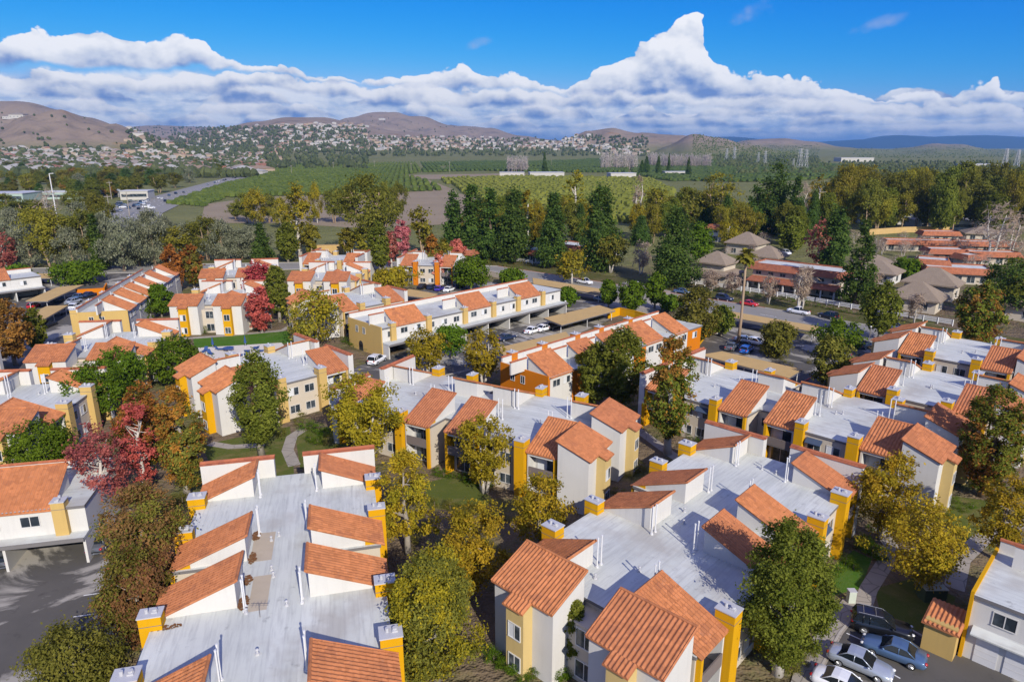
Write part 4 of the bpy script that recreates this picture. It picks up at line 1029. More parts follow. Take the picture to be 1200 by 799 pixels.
# parking lots
sheet('parking_lot', px=[(-90,600),(60,600),(130,612),(160,640),(150,680),(118,800),(130,880),(-220,880)], z=.008, mat=M['asphalt'], label='stained asphalt parking lot at the lower left', cat='parking lot')
sheet('parking_lot', px=[(1005,713),(1068,739),(1100,750),(1128,770),(1230,800),(1300,900),(900,900),(948,790),(972,738)], z=.008, mat=M['asphalt'], label='asphalt parking lot at the lower right corner', cat='parking lot')
sheet('parking_lot', px=[(418,430),(660,350),(735,330),(775,345),(748,362),(560,440),(440,470),(395,452)], z=.008, mat=M['asphalt'], label='asphalt parking lot between the two rows of carports', cat='parking lot')
sheet('parking_lot', px=[(800,388),(860,372),(1060,420),(1030,440),(985,475),(900,445),(800,415)], z=.008, mat=M['asphalt'], label='asphalt parking lot beside the street on the right', cat='parking lot')
sheet('parking_lot', px=[(-60,336),(150,318),(165,330),(112,400),(60,440),(-40,420),(-120,380)], z=.008, mat=M['asphalt'], label='asphalt parking lot under carports on the left', cat='parking lot')
sheet('parking_lot', px=[(470,345),(560,328),(610,338),(560,352),(490,362)], z=.008, mat=M['asphalt'], label='small parking lot before the orange block', cat='parking lot')
sheet('driveway', px=[(735,332),(790,342),(800,352),(752,372),(700,366)], z=.016, mat=M['concrete'], label='pale driveway from the street into the carports', cat='driveway')
# lawns and beds
sheet('lawn', px=[(236,522),(340,500),(345,560),(250,552)], mat=M['lawn'], label='lawn behind the nearest flat roof', cat='lawn')
sheet('lawn', px=[(345,505),(390,500),(420,545),(352,550)], mat=M['lawn'], z=.005, label='lawn right of the winding garden path', cat='lawn')
sheet('lawn', px=[(498,566),(540,556),(580,586),(560,600),(500,596)], mat=M['lawn'], label='small lawn in front of the balconies', cat='lawn')
sheet('lawn', px=[(226,396),(340,388),(340,402),(228,408)], mat=M['green_lawn'], label='green lawn beside the swimming pool', cat='lawn')
sheet('lawn', px=[(968,672),(1000,645),(1022,655),(1008,690),(975,698)], mat=M['green_lawn'], label='fresh green lawn beside the amber chimney', cat='lawn')
sheet('lawn', px=[(1025,690),(1075,676),(1120,700),(1110,735),(1068,740),(1030,712)], mat=M['lawn'], label='worn lawn behind the parked black car', cat='lawn')
sheet('lawn', px=[(1105,580),(1180,590),(1165,625),(1130,635),(1100,612)], mat=M['lawn'], label='worn lawn beside the curved path at the right edge', cat='lawn')
sheet('path', world=strip([at(*p) for p in [(1010,714),(1018,690),(1036,662),(1044,640),(1030,618)]], 1.5), z=.014, mat=M['concrete'], label='garden path from the parked cars to the amber chimneys', cat='path')
sheet('path', world=strip([at(*p) for p in [(1118,690),(1126,655),(1150,632),(1200,610),(1260,588)]], 1.7), z=.014, mat=M['concrete'], label='curved path at the right edge', cat='path')
sheet('path', world=strip([at(*p) for p in [(345,546),(337,528),(342,512),(356,503)]], 1.6), z=.014, mat=M['concrete'], label='winding garden path behind the nearest roof', cat='path')
sheet('path', world=strip([at(*p) for p in [(246,520),(270,524),(310,522)]], 1.4), z=.013, mat=M['concrete'], label='garden path under the tall green tree', cat='path')
sheet('path', world=strip([at(*p) for p in [(205,398),(262,394),(330,388),(345,380)]], 1.6), z=.014, mat=M['concrete'], label='path past the two front gables', cat='path')
sheet('path', world=strip([at(*p) for p in [(742,500),(790,535),(830,560)]], 1.6), z=.014, mat=M['concrete'], label='path between the courtyard buildings', cat='path')
sheet('pavement', world=strip([at(*p) for p in [(1000,708),(975,738),(945,790),(930,850)]], 1.8), z=.10, mat=M['concrete'], label='concrete pavement at the rear of the parked cars', cat='pavement')
kerb([at(*p) for p in [(1006,716),(984,742),(958,790),(945,830)]])
kerb([at(*p) for p in [(1068,739),(1090,752),(1128,768)]])
kerb([at(*p) for p in [(430,468),(470,452),(560,432)]], 'kerb', 'kerb')
kerb([at(*p) for p in [(938,450),(975,430),(1000,415)]], 'red_kerb', 'redkerb', label='red painted kerb in the right-hand parking lot')
def stripes(name, segs, w=.12, label=''):
    m = MB()
    for a, b in segs:
        a, b = at(*a), at(*b); d = (b-a).normalized(); n = Vector((-d.y, d.x, 0))*w/2; m.face([a-n+Vector((0,0,.013)), b-n+Vector((0,0,.013)), b+n+Vector((0,0,.013)), a+n+Vector((0,0,.013))])
    tag(m.build(name, M['line']), label, 'road marking', kind='structure')
stripes('bay_marking', [((70,751),(128,742)), ((86,723),(115,719)), ((98,698),(125,694)), ((992,742),(1010,750)), ((1015,736),(1040,748)), ((1055,795),(1046,790)), ((955,775),(1000,795))], label='white painted parking bay lines near the viewpoint')
stripes('bay_marking', [((512+i*22, 415-i*6), (545+i*22, 425-i*6)) for i in range(6)] + [((585,385),(610,392)),((600,378),(640,388))], .15, label='white bay lines in the lot between the carports')
# pool deck
sheet('pool_deck', px=[(232,408),(330,402),(345,420),(240,432)], z=.009, mat=plain('pale_pool_paving', (.60,.555,.49), .85), label='pale pool deck with blue furniture', cat='pool deck')
# far fields and the highway
sheet('field', px=[(240,240),(300,232),(520,224),(560,232),(560,262),(420,268),(330,262),(235,262)], z=.05, mat=M['field'], label='ploughed brown field beyond the eucalyptus trees', cat='field')
sheet('dirt_track', px=[(470,206),(600,204),(640,206),(600,209),(500,211),(530,222),(550,236),(520,236),(505,222),(490,211)], z=.15, mat=M['field'], label='dirt track between the orchard plots', cat='track')
HW = [at(*p) for p in [(118,280),(150,252),(185,238),(225,226),(262,215),(290,207),(306,200),(322,191)]]
sheet('highway', world=strip(HW, 38), z=.30, mat=M['road'], label='highway with traffic running away at the left', cat='highway')
sheet('highway_shoulder', world=strip([p + Vector((16, -4, 0)) for p in HW], 7), z=.2, mat=M['field'], label='dusty shoulder along the highway', cat='shoulder')
m = MB()
for a, b in zip(HW, HW[1:]):
    n = int((b-a).length/12)
    for i in range(n):
        p = a.lerp(b, (i+.25)/n); q = a.lerp(b, (i+.6)/n); d = (b-a).normalized(); s_ = Vector((-d.y, d.x, 0))*.15
        for off in (-7, -3.5, 3.5, 7): o_ = Vector((-d.y, d.x, 0))*off + Vector((0,0,.32)); m.face([p-s_+o_, q-s_+o_, q+s_+o_, p+s_+o_])
tag(m.build('lane_marking', M['line']), 'white lane marks along the highway', 'road marking', kind='structure')
m = MB()
for a, b in zip(ST[4:], ST[5:]):
    n = int((b-a).length/9)
    for i in range(n):
        p = a.lerp(b, (i+.2)/n); q = a.lerp(b, (i+.6)/n); d = (b-a).normalized(); s_ = Vector((-d.y, d.x, 0))*.07; o_ = Vector((0,0,.017)); m.face([p-s_+o_, q-s_+o_, q+s_+o_, p+s_+o_])
tag(m.build('lane_marking', M['line']), 'broken white line along the middle of the street', 'road marking', kind='structure')

# orchards: rows of low trees, too many to count
def orchard(px, label, leaf, row=6.5, seed=1, rot=.15, h=4.2, skip=0):
    poly = [at(*p) for p in px]; xs = [p.x for p in poly]; ys = [p.y for p in poly]; rnd = random.Random(seed)
    def inside(x, y):
        c = False; n = len(poly)
        for i in range(n):
            a, b = poly[i], poly[(i+1)%n]
            if (a.y > y) != (b.y > y) and x < (b.x-a.x)*(y-a.y)/(b.y-a.y) + a.x: c = not c
        return c
    m = MB(); cr, sr = math.cos(rot), math.sin(rot); cx, cy = (min(xs)+max(xs))/2, (min(ys)+max(ys))/2; ext = max(max(xs)-min(xs), max(ys)-min(ys))*.75
    n = int(ext/row)
    for i in range(-n, n):
        for j in range(-n, n):
            u, v = i*row + rnd.uniform(-.6,.6), j*row + rnd.uniform(-.6,.6); x, y = cx + u*cr - v*sr, cy + u*sr + v*cr
            if not inside(x, y): continue
            if mnoise.noise(Vector((x*.012, y*.012, seed))) < -.42: continue
            hh = h*rnd.uniform(.75,1.15); r = row*.5*rnd.uniform(.85,1.1); b = len(m.v)
            for k in range(5):
                a = 2*math.pi*k/5 + rnd.random(); m.v.append((x+r*math.cos(a), y+r*math.sin(a), hh*.15)); 
            for k in range(5):
                a = 2*math.pi*k/5 + rnd.random()*.6; m.v.append((x+r*.75*math.cos(a), y+r*.75*math.sin(a), hh*rnd.uniform(.65,.9)))
            m.v.append((x, y, hh))
            for k in range(5):
                k2 = (k+1)%5; m.f.append((b+k, b+k2, b+5+k2, b+5+k)); m.f.append((b+5+k, b+5+k2, b+10)); m.m += [0, 0]
    return tag(m.build('orchard', leaf), label, 'orchard', kind='stuff')
def orch_mat(name, a, b):
    t = NT(name); q = t.n('ShaderNodeMapping'); q.inputs['Scale'].default_value = (.02,.02,.02); t.l(t.pos(), q.inputs['Vector'])
    c = t.mix(t.island(), a, b); c = t.mix(t.noise(q.outputs[0], .7, 5), scale3(a, .85), c); return t.bsdf(c, .8, .2)
OA = orch_mat('orchard_leaf', (.062,.092,.014), (.135,.165,.028)); OB = orch_mat('orchard_leaf_light', (.12,.135,.016), (.235,.235,.034)); OC = orch_mat('orchard_leaf_dark', (.048,.078,.014), (.10,.135,.026))
orchard([(310,206),(328,193),(360,178),(480,176),(492,203),(470,206),(500,213),(520,224),(420,228),(300,231),(262,233)], 'green orchard rows to the right of the highway', OA, 7, 1)
orchard([(497,203),(488,178),(680,180),(735,196),(735,203),(640,203),(560,201)], 'dark orchard beyond the dirt track', OC, 8, 2)
orchard([(515,211),(600,209),(760,211),(790,226),(770,262),(600,262),(560,236)], 'light green orchard behind the tall pines', OB, 6.5, 3)
orchard([(740,196),(850,189),(1040,196),(1060,206),(900,214),(790,214),(742,206)], 'dark green orchard below the power pylons', OC, 9, 4)
orchard([(195,240),(262,217),(310,206),(262,233),(240,243)], 'strip of green shrubs along the highway', OA, 5, 6, h=3)
# ------------------------------------------------------------------ the apartment buildings, one thing each
M['patch'] = stucco('old_roof_patch', (.46, .39, .30), .25)
def loc(o, th, u, v):
    t = R(th); return (o[0] + u*math.cos(t) - v*math.sin(t), o[1] + u*math.sin(t) + v*math.cos(t))
NM = 'apartment_building'
B1 = template(NM, 'nearest apartment building, its long grey roof receding at bottom centre left', loc((-19,50),14,-.6,.6), 14, gables=())
for q0, q1, p0, p1 in ((-2.5,-.7,1.0,5.6), (-1.9,-.5,-5.8,-1.2)):
    m = MB(); m.box(q0, q1, p0, p1, FL-.02, FL+.006); m.build('roof_patch', M['patch'], B1.root)
LITTER = plain('dry_leaf_litter', (.17, .075, .03), .9)
rnd = random.Random(2)
def litter(b, x, y, n, rx, ry):
    m = MB()
    for i in range(n):
        a, r = rnd.uniform(0, 6.28), math.sqrt(rnd.random()); px_, py_ = x + rx*r*math.cos(a), y + ry*r*math.sin(a); t_ = rnd.uniform(0, 6.28); s_ = rnd.uniform(.06, .13); z_ = FL + .012 + rnd.random()*.05
        m.face([(px_+s_*math.cos(t_+k*1.57), py_+s_*math.sin(t_+k*1.57), z_ + (.03 if k % 2 else 0)) for k in range(4)])
    m.build('leaf_litter', LITTER, b.root)['kind'] = 'stuff'
for x, y, n, rx, ry in ((-2.35, 5.2, 130, .35, .8), (-2.3, 1.6, 110, .35, .9), (-2.3, -1.6, 110, .35, .7), (-2.3, -4.6, 130, .4, .9), (-7.6, -6.2, 60, 1.2, .3), (8.1, 4.6, 40, .3, .8)): litter(B1, x, y, n, rx, ry)
m = MB(); m.tube([(-.9,-6.6,FL),(-.9,-6.6,FL+1.1)], .03, 5); m.tube([(-1.5,-6.4,FL+1.0),(-.2,-6.8,FL+1.05)], .02, 4); [m.tube([(-1.4+k*.28,-6.75,FL+1.0),(-1.25+k*.28,-6.25,FL+1.03)], .014, 4) for k in range(5)]; m.build('roof_antenna', M['grey_trim'], B1.root)
B2 = template(NM, 'apartment building at bottom centre with two large ribbed tile gables in front', loc((15,52),-43,-1.7,6.5), -43, gsh=.85)
B3 = template(NM, 'apartment building in the middle with balconies and two smooth tile gables', loc((0,78),-30,-9,5.35), 60, gsh=-1.35, wings=(1,))
B4 = template(NM, 'apartment building right of centre with four tall amber chimneys and navy awnings', loc((37,80),-44,-5.8,7.2), 46, gsh=-.9)
B5 = template(NM, 'short apartment building between the two rows of amber chimneys at the right edge', loc((55,96),-45,6.2,4.2), 45, 'short', gables=(-1,1), wings=())
B5c = template(NM, 'rearmost apartment building on the right, next to the street fence', loc((55,96),-45,4.4,29.1), 45, 'short', near=False, gables=(-1,1), wings=())
B8 = template(NM, 'apartment building behind the tall green tree, tan chimneys and curved white parapets', loc((-35,97),-45,-7.5,3.0), -45, 'short', near=False, amber='tan', panel='amber')
B6 = template(NM, 'apartment building behind the two round green trees on the left, tan chimneys', loc((-70,108),4,-1.3,10), 7, 'short', near=False, amber='tan', panel='amber')
B6b = template(NM, 'apartment building at the left edge behind a low green tree, with a tall tan chimney', loc((-65,78),4,-3.2,10.2), 7, 'short', near=False, amber='tan', gsh=.6, panel='tan')
B6c = template(NM, 'apartment building cut by the left edge behind the brown tree', (-97,104), 7, 'short', near=False, amber='tan', panel='amber')
B12 = template(NM, 'apartment building with two amber-panelled gables facing the pool lawn', loc((-66,147),2,-.8,10.6), 2, 'short', near=False, amber='tan', panel='amber')
B12b = template(NM, 'apartment building just behind the one facing the pool lawn', loc((-66,147),2,-9,44), 9, 'short', near=False, amber='tan', panel='tan')
B13 = template(NM, 'apartment building with a pair of tile gables behind the olive eucalyptus', loc((-50,175),-2,-.1,11), -2, 'short', near=False, amber='tan', panel='amber')
B13b = template(NM, 'farthest apartment building, beside the brown field trees', loc((-50,175),-3,-6.7,38), 86, 'short', near=False, amber='tan', gables=(), wings=(1,-1))
B13e = template(NM, 'apartment building tucked behind the tan end wall with the arched doorway', (-36.9,155), -45, 'short', near=False, amber='tan')
B14 = template(NM, 'orange and white apartment building behind the small parking lot', (-24,210), 80, 'short', near=False, amber='orange', panel='orange', gables=())
B7 = carport_block(NM, 'apartment block over open carports at the left edge', loc((-50,60),13,0,-1.0), -77, -14, 7.5, [(-3.2,4.8,-4.6)], depth=9, near=True, cp=1.5, chim=(4.75,), end=())
B9 = carport_block(NM, 'long apartment block over carports with a tan end wall and arched doorway', loc((-20,133),-45,-.8,0), -45, -7, 46, [(-3.7,3.8,-3.4),(15.2,22.2,-3.6),(31.6,38.6,-3.6)], depth=11.5, chim=(-5.0,3.95,13.9,22.4,30.3,38.8))
B10 = carport_block(NM, 'long orange-walled apartment block with a row of five tile sheds', loc((5,103),-45,3.1,0), -45, -2.4, 43, [(-2,3.5,-4.7),(7.6,12.8,-4.7),(15.2,20.3,-4.7),(23.8,29.5,-4.9),(33.2,38,-5.2)], depth=10.2, carport=False, amber='orange', wall='orange', spine='white')
for p in (.4, 7.8, 16.7, 23.7, 33): B10.chimney(-11.2, -9.9, p-.7, p+.7, 7.2, M['orange'])
B11 = carport_block(NM, 'saw-toothed apartment block on the left with six tile sheds in a row', loc((-90,150),13,5.3,0), 13, -8.5, 41, [(-7.3,-2,-4.7),(.4,6.4,-4.7),(8,13,-4.7),(16,21,-4.7),(25.4,30.2,-4.7),(35.2,39.8,-4.7)], depth=9.6, carport=False, amber='tan')
for p in (-7.6, 2, 11, 23, 33): B11.chimney(-11.0, -9.6, p-.7, p+.7, 6.6, M['tan'])
B15 = carport_block(NM, 'white apartment block with four pale garage doors at the lower right corner', loc((50,45),-45,0,-8.2), -135, -10.5, 14, [], depth=8.6, carport=False, amber='amber', near=True)
for i in range(4):
    m = MB(); y = -9.8 + i*2.0; m.box(-.02, .06, y, y+1.55, 0, 2.2); d_ = m.build('garage_door', M['pipe'], B15.root)
    g = MB(); [g.box(.06, .075, y+.03, y+1.52, .1+k*.52, .14+k*.52) for k in range(1, 4)]; g.build('door_groove', M['frame'], d_)
m = MB(); m.extrude([(.0,-10.2,3.15),(.0,-10.2,3.0),(.75,-10.2,2.62),(.75,-10.2,2.75)], (0,18,0)); m.build('door_canopy', M['membrane'], B15.root)
B15.parapet(-6.6, -6.2, -9.2, -4.5, FL, 7.9)
m = MB(); m.box(-1.0, 1.4, -13.2, -10.9, 0, 2.9); sb = tag(m.build('meter_shed', M['tan']), 'small tan shed with red tiles against the corner block', 'shed'); sb.location = (*loc((50,45),-45,0,-8.2), 0); sb.rotation_euler = (0,0,R(-135))
m = MB(); o_ = Vector((-1.2,-13.4,3.3)); tile_grid(m, o_, Vector((1,0,0)), Vector((0,1,0)), 2.9, 2.7, .7, True); slab_under(m, o_, Vector((1,0,0)), Vector((0,1,0)), 2.9, 2.7, .7); m.build('tile_roof', M['tile'], sb)
BL = carport_block(NM, 'white apartment block over carports cut by the left edge, far lot', at(22,352)[:2], -42, -14, 6, [(-8,-1,-3.4)], depth=9)

# detached carports
def carport(px, label, z=2.55):
    P = [at(x, y, z) for x, y in px]; c = sum(P, Vector())/len(P); c.z = 0
    o = empty('carport', c, 0, label, 'carport', 'detached flat carports')
    m = MB(); m.prism([((p-c).x, (p-c).y) for p in P], z-.08, z); m.build('canopy', M['carport'], o)
    f = MB()
    n = len(P)
    for i in range(n):
        a, b = P[i]-c, P[(i+1)%n]-c; d = (b-a).normalized(); nn = Vector((-d.y, d.x, 0))*.04; a.z = b.z = z-.34; f.extrude([a+nn, b+nn, b-nn, a-nn], (0,0,.255))
    f.build('fascia', M['grey_trim'], o)
    L1, L2 = (P[1]-P[0]), (P[2]-P[3]); k = max(2, int(max(L1.length, (P[2]-P[1]).length)/7))
    if (P[2]-P[1]).length > L1.length: A, B, C, D = P[1], P[2], P[0], P[3]
    else: A, B, C, D = P[0], P[1], P[3], P[2]
    for i in range(k+1):
        t_ = .03 + .94*i/k
        for E0, E1, G0, G1 in ((A, B, C, D), (C, D, A, B)):
            p = (E0.lerp(E1, t_)).lerp(G0.lerp(G1, t_), .12) - c; q = MB(); q.tube([(p.x, p.y, 0), (p.x, p.y, z-.1)], .07, 6); q.build('post', M['pipe'], o)
    return o
carport([(583,408),(663,389),(668,395),(590,416)], 'long tan carport roof below the orange block')
carport([(637,373),(702,358),(721,364),(658,381)], 'tan carport roof in the middle of the lot, beside a hedge')
carport([(624,326),(704,339),(704,345),(625,333)], 'thin tan carport roof along the street, left of the street trees')
carport([(855,365),(960,383),(955,389),(857,372)], 'long tan carport roof along the street behind the palm')
carport([(821,416),(846,412),(940,433),(924,443)], 'tan carport roof next to the parked bright blue car')
carport([(30,353),(67,337),(98,334),(56,353)], 'large tan carport roof in the left lot')
carport([(37,367),(55,359),(80,358),(47,377)], 'smaller tan carport roof nearest the brown tree in the left lot')
carport([(42,326),(44,321),(61,321),(61,326)], 'small tan carport roof between the two clipped trees on the left')
carport([(472,346),(479,339),(513,345),(504,350)], 'tan carport roof before the small lot of violet cars')

def wall_thing(name, pts, h, t, mat, label, cat='wall', cap=None):
    P = [Vector((p.x, p.y, 0)) for p in pts]; c = P[0].copy(); o = empty(name, c, 0, label, cat); m = MB(); k = MB()
    for a, b in zip(P, P[1:]):
        d = (b-a).normalized(); n = Vector((-d.y, d.x, 0)); a_, b_ = a-c-d*.0, b-c
        m.extrude([a_+n*t/2, b_+n*t/2, b_-n*t/2, a_-n*t/2], (0,0,h)); k.extrude([a_+n*(t/2+.05)+Vector((0,0,h)), b_+n*(t/2+.05)+Vector((0,0,h)), b_-n*(t/2+.05)+Vector((0,0,h)), a_-n*(t/2+.05)+Vector((0,0,h))], (0,0,.09))
    m.build('wall_panel', M[mat], o); k.build('coping', M[cap or mat], o); return o
wall_thing('garden_wall', [at(*p) for p in [(712,374),(726,370),(744,374),(758,378)]], 1.9, .3, 'amber', 'curved amber wall at the end of the middle carport')
wall_thing('bin_enclosure', [at(*p) for p in [(90,348),(123,346),(126,340)]], 1.9, .3, 'orange', 'orange walled bin enclosure in the left lot', 'wall')
wall_thing('entrance_wall', [at(*p) for p in [(815,410),(826,396),(834,392)]], 3.2, .35, 'amber', 'tall amber entrance wall beside the olive street tree', 'wall')
wall_thing('courtyard_wall', [at(*p) for p in [(752,502),(757,482)]], 3.4, .4, 'amber', 'amber courtyard pier seen between the green and the orange-brown tree', 'wall')
wall_thing('boundary_wall', [at(*p) for p in [(1018,276),(1060,273),(1112,272)]], 2.6, .3, 'carport', 'long tan wall behind the low shops')
wall_thing('boundary_wall', [at(*p) for p in [(368,298),(402,297)]], 3.2, 2.5, 'carport', 'tan wall behind the farthest apartments')
wall_thing('boundary_wall', [at(*p) for p in [(566,322),(604,331)]], 1.6, .3, 'cream', 'low cream wall beside the street, right of the round bushes')

# ------------------------------------------------------------------ shops across the street
def hip(m, w, d, z0, h, ov=.7, top=.25, mi=0):
    a, b = w/2+ov, d/2+ov; r = max(0.05, (max(a, b)-min(a, b))*.6+.05)
    R0 = (-r, 0) if a > b else (0, -r); R1 = (r, 0) if a > b else (0, r)
    P = [(-a,-b,z0),(a,-b,z0),(a,b,z0),(-a,b,z0)]; r0, r1 = (*R0, z0+h), (*R1, z0+h)
    if a > b: F = [[P[0],P[1],r1,r0],[P[1],P[2],r1],[P[2],P[3],r0,r1],[P[3],P[0],r0]]
    else: F = [[P[0],P[1],r0],[P[1],P[2],r1,r0],[P[2],P[3],r1],[P[3],P[0],r0,r1]]
    for f in F: m.face(f, mi)
    m.box(-a, a, -b, b, z0-.35, z0+.02, mi)
def shop_hip(px, py, w, d, rot, label, wh=3.4, rh=3.0, tiers=1, wall='cream'):
    p = at(px, py); o = empty('shop_building', p, R(rot), label, 'shop', 'low shops across the street')
    m = MB(); m.box(-w/2, w/2, -d/2, d/2, 0, wh)
    if tiers == 2: m.box(-w*.36, w*.36, -d*.36, d*.36, wh, wh+3.2)
    m.build('wall', M[wall], o)
    r = MB(); hip(r, w, d, wh, rh if tiers == 1 else 2.2, 1.0)
    if tiers == 2: hip(r, w*.72, d*.72, wh+3.0, rh, 1.0)
    r.build('shake_roof', M['shake'], o)
    k = int(w/4)
    for i in range(k):
        for sg in (-1, 1): window(o, (-w/2+(i+.5)*w/k, sg*d/2, 1.6), (0, sg), 1.9, 1.7)
    for sg in (-1, 1): window(o, (sg*w/2, 0, 1.6), (sg, 0), 2.2, 1.7)
    return o
shop_hip(838, 331, 11.9, 10.6, -43, 'two-tiered brown shake roof shop right of the big dark tree', tiers=2, rh=3.2)
shop_hip(874, 298, 11.4, 9.7, -43, 'cream shop under a broad brown shake roof, behind the palm crown', rh=4.0, wh=4.5)
shop_hip(899, 311, 9.2, 7.9, -43, 'shop with a brown shake roof left of the pink tree', rh=3.5)
shop_hip(1072, 362, 10.6, 8.4, -43, 'grey-brown shake roof shop directly behind the rail fence at right', rh=3.8)
shop_hip(1090, 348, 11.9, 7.9, -43, 'taller shake roof shop with a round gable window, second from the rail fence', rh=4.0, wh=4.2)
shop_hip(1028, 330, 10.6, 8.8, -43, 'small shop with a pale brown roof right of the tall conifer', rh=3.0, wall='white')
shop_hip(1020, 318, 10.6, 7.9, -20, 'white-walled shop half hidden behind the tall conifer', rh=2.4, wall='white')
shop_hip(1190, 372, 10.6, 8.8, -43, 'grey-roofed shop at the right edge under the dark cedar', rh=2.6)
shop_hip(1150, 282, 14.1, 9.7, -20, 'brown-roofed shop at the far end of the low shops', rh=2.6)
M['oldtile'] = tile('old_clay_tile', (.36, .125, .06))
def mansard(px, py, w, d, rot, label, h=4.2, arcade=False, wall='cream', sides='front'):
    p = at(px, py); o = empty('shop_building', p, R(rot), label, 'shop', 'low shops across the street')
    m = MB(); m.box(-w/2, w/2, -d/2, d/2, 0, h); m.build('wall', M[wall], o)
    r = MB(); r.box(-w/2-.05, w/2+.05, -d/2-.05, d/2+.05, h, h+.3); r.build('flat_roof', M['membrane'], o)
    t = MB(); e = 1.2; A = [(-w/2,-d/2),(w/2,-d/2),(w/2,d/2),(-w/2,d/2)]; Bq = [(-w/2-e,-d/2-e),(w/2+e,-d/2-e),(w/2+e,d/2+e),(-w/2-e,d/2+e)]
    for i in range(4):
        j = (i+1)%4; t.face([(*Bq[i], h-1.1), (*Bq[j], h-1.1), (*A[j], h+.75), (*A[i], h+.75)]); t.face([(*A[i], h+.75), (*A[j], h+.75), (*A[j], h-.2), (*A[i], h-.2)]); t.face([(*Bq[j], h-1.1), (*Bq[i], h-1.1), (*A[i], h-1.25), (*A[j], h-1.25)])
    t.build('tile_skirt', M['oldtile'], o)
    if arcade:
        a = MB(); a.extrude([(-w/2,-d/2-.05,3.6),(-w/2,-d/2-.05,3.3),(-w/2,-d/2-4.2,2.5),(-w/2,-d/2-4.2,2.75)], (w,0,0)); a.build('arcade_roof', M['oldtile'], o)
        for i in range(8):
            q = MB(); x = -w/2+.4+(w-.8)*i/7; q.box(x-.18, x+.18, -d/2-3.9, -d/2-3.5, 0, 2.55); q.build('arcade_post', M['white'], o)
    k = max(2, int(w/3.4))
    for i in range(k):
        window(o, (-w/2+(i+.5)*w/k, -d/2, 1.5), (0,-1), 2.0, 1.9)
        if h > 5.5: window(o, (-w/2+(i+.5)*w/k, -d/2, 4.5), (0,-1), 1.6, .9)
    window(o, (w/2, 0, h-2.3), (1,0), 2.2, 1.0)
    return o
mansard(937, 340.5, 25, 9, -43, 'two-storey shop with a flat roof edged in red tiles, arcade to the street', 6.6, True)
mansard(1117, 330, 17, 9, -20, 'flat-roofed shop with a red tile front edge behind the dark brown tree', 4.2)
mansard(1090, 325, 8, 8, -30, 'white box shop with red tiles at the centre of the low shops', 5.4, wall='white')
mansard(1105, 306, 12, 7, -10, 'red-tiled shop in the second row behind the bright green tree', 4.0)
mansard(1098, 284, 14, 6, -8, 'bright red-tiled shop near the long tan wall', 4.2)
mansard(1075, 294, 26, 6, -8, 'long red-tiled shop row below the white van', 3.8)
mansard(1150, 296, 20, 6, -8, 'red-tiled shop row at the right of the low shops', 3.8)
mansard(1158, 309, 16, 6, -12, 'red-tiled shop beside the bare pale tree', 3.8)
mansard(1133, 312, 6, 6, 10, 'small red-tiled kiosk between the low shops', 3.6)
mansard(624, 306, 11, 8, -43, 'red-roofed cottage behind the white fence and the pines', 4.0, wall='white')
mansard(676, 302, 16, 9, -43, 'dark red-roofed shop behind the yellow-brown street tree', 4.4)
mansard(838, 283, 5, 5, -43, 'small white tower with red tiles left of the shake roofs', 6.5, wall='white')
mansard(538, 305, 14, 9, -20, 'low red-roofed house behind the salmon tree', 3.8, wall='white')
def flat_block(name, px, py, w, d, h, rot, mat, label, cat='warehouse', roof='cap', bands=True):
    p = at(px, py); o = empty(name, p, R(rot), label, cat); m = MB(); m.box(-w/2, w/2, -d/2, d/2, 0, h); m.build('wall', M[mat], o)
    r = MB(); r.box(-w/2-.4, w/2+.4, -d/2-.4, d/2+.4, h, h+.5); r.build('flat_roof', M[roof], o)
    if bands:
        g = MB(); g.box(-w/2+1, w/2-1, -d/2-.06, -d/2, h*.35, h*.7); g.build('window_band', M['glass'], o)
    return o
M['palegreen'] = stucco('pale_green_cladding', (.34,.43,.38)); M['palewall'] = stucco('pale_wall', (.46,.44,.40))
flat_block('warehouse', 4, 236, 44, 26, 6, 5, 'palegreen', 'long pale green warehouse at the left edge')
flat_block('warehouse', 62, 233, 56, 24, 5, 5, 'palegreen', 'pale green warehouse behind the tall light pole', roof='membrane')
flat_block('warehouse', 124, 231, 30, 20, 5, 5, 'palewall', 'pale warehouse right of the light pole', roof='membrane')
flat_block('warehouse', 162, 234, 20, 16, 6.5, 10, 'palewall', 'white commercial building beside the highway')
flat_block('barn', 640, 208, 46, 24, 6, 4, 'palewall', 'white-roofed packing shed in the orchards', 'barn', bands=False)
flat_block('barn', 600, 207, 34, 18, 5, 0, 'palewall', 'small white shed left of the packing shed in the orchards', 'barn', bands=False)
flat_block('barn', 728, 209, 34, 20, 6, 8, 'palewall', 'pale blue-white shed behind the tall sparse tree', 'barn', bands=False)
flat_block('barn', 792, 206, 36, 18, 5, 3, 'palewall', 'long white shed under the bare windbreak', 'barn', bands=False)
flat_block('warehouse', 1115, 268, 40, 16, 4, -3, 'palewall', 'flat white building behind the tan wall at right')
flat_block('warehouse', 1040, 262, 30, 14, 4, -3, 'palewall', 'flat grey building behind the tan wall, left part', roof='membrane')
flat_block('warehouse', 1000, 190, 90, 40, 10, 3, 'palewall', 'far white building at the right beyond the trees', bands=False)
flat_block('warehouse', 1144, 198, 60, 30, 8, 3, 'palewall', 'far white shed near the right horizon', bands=False)

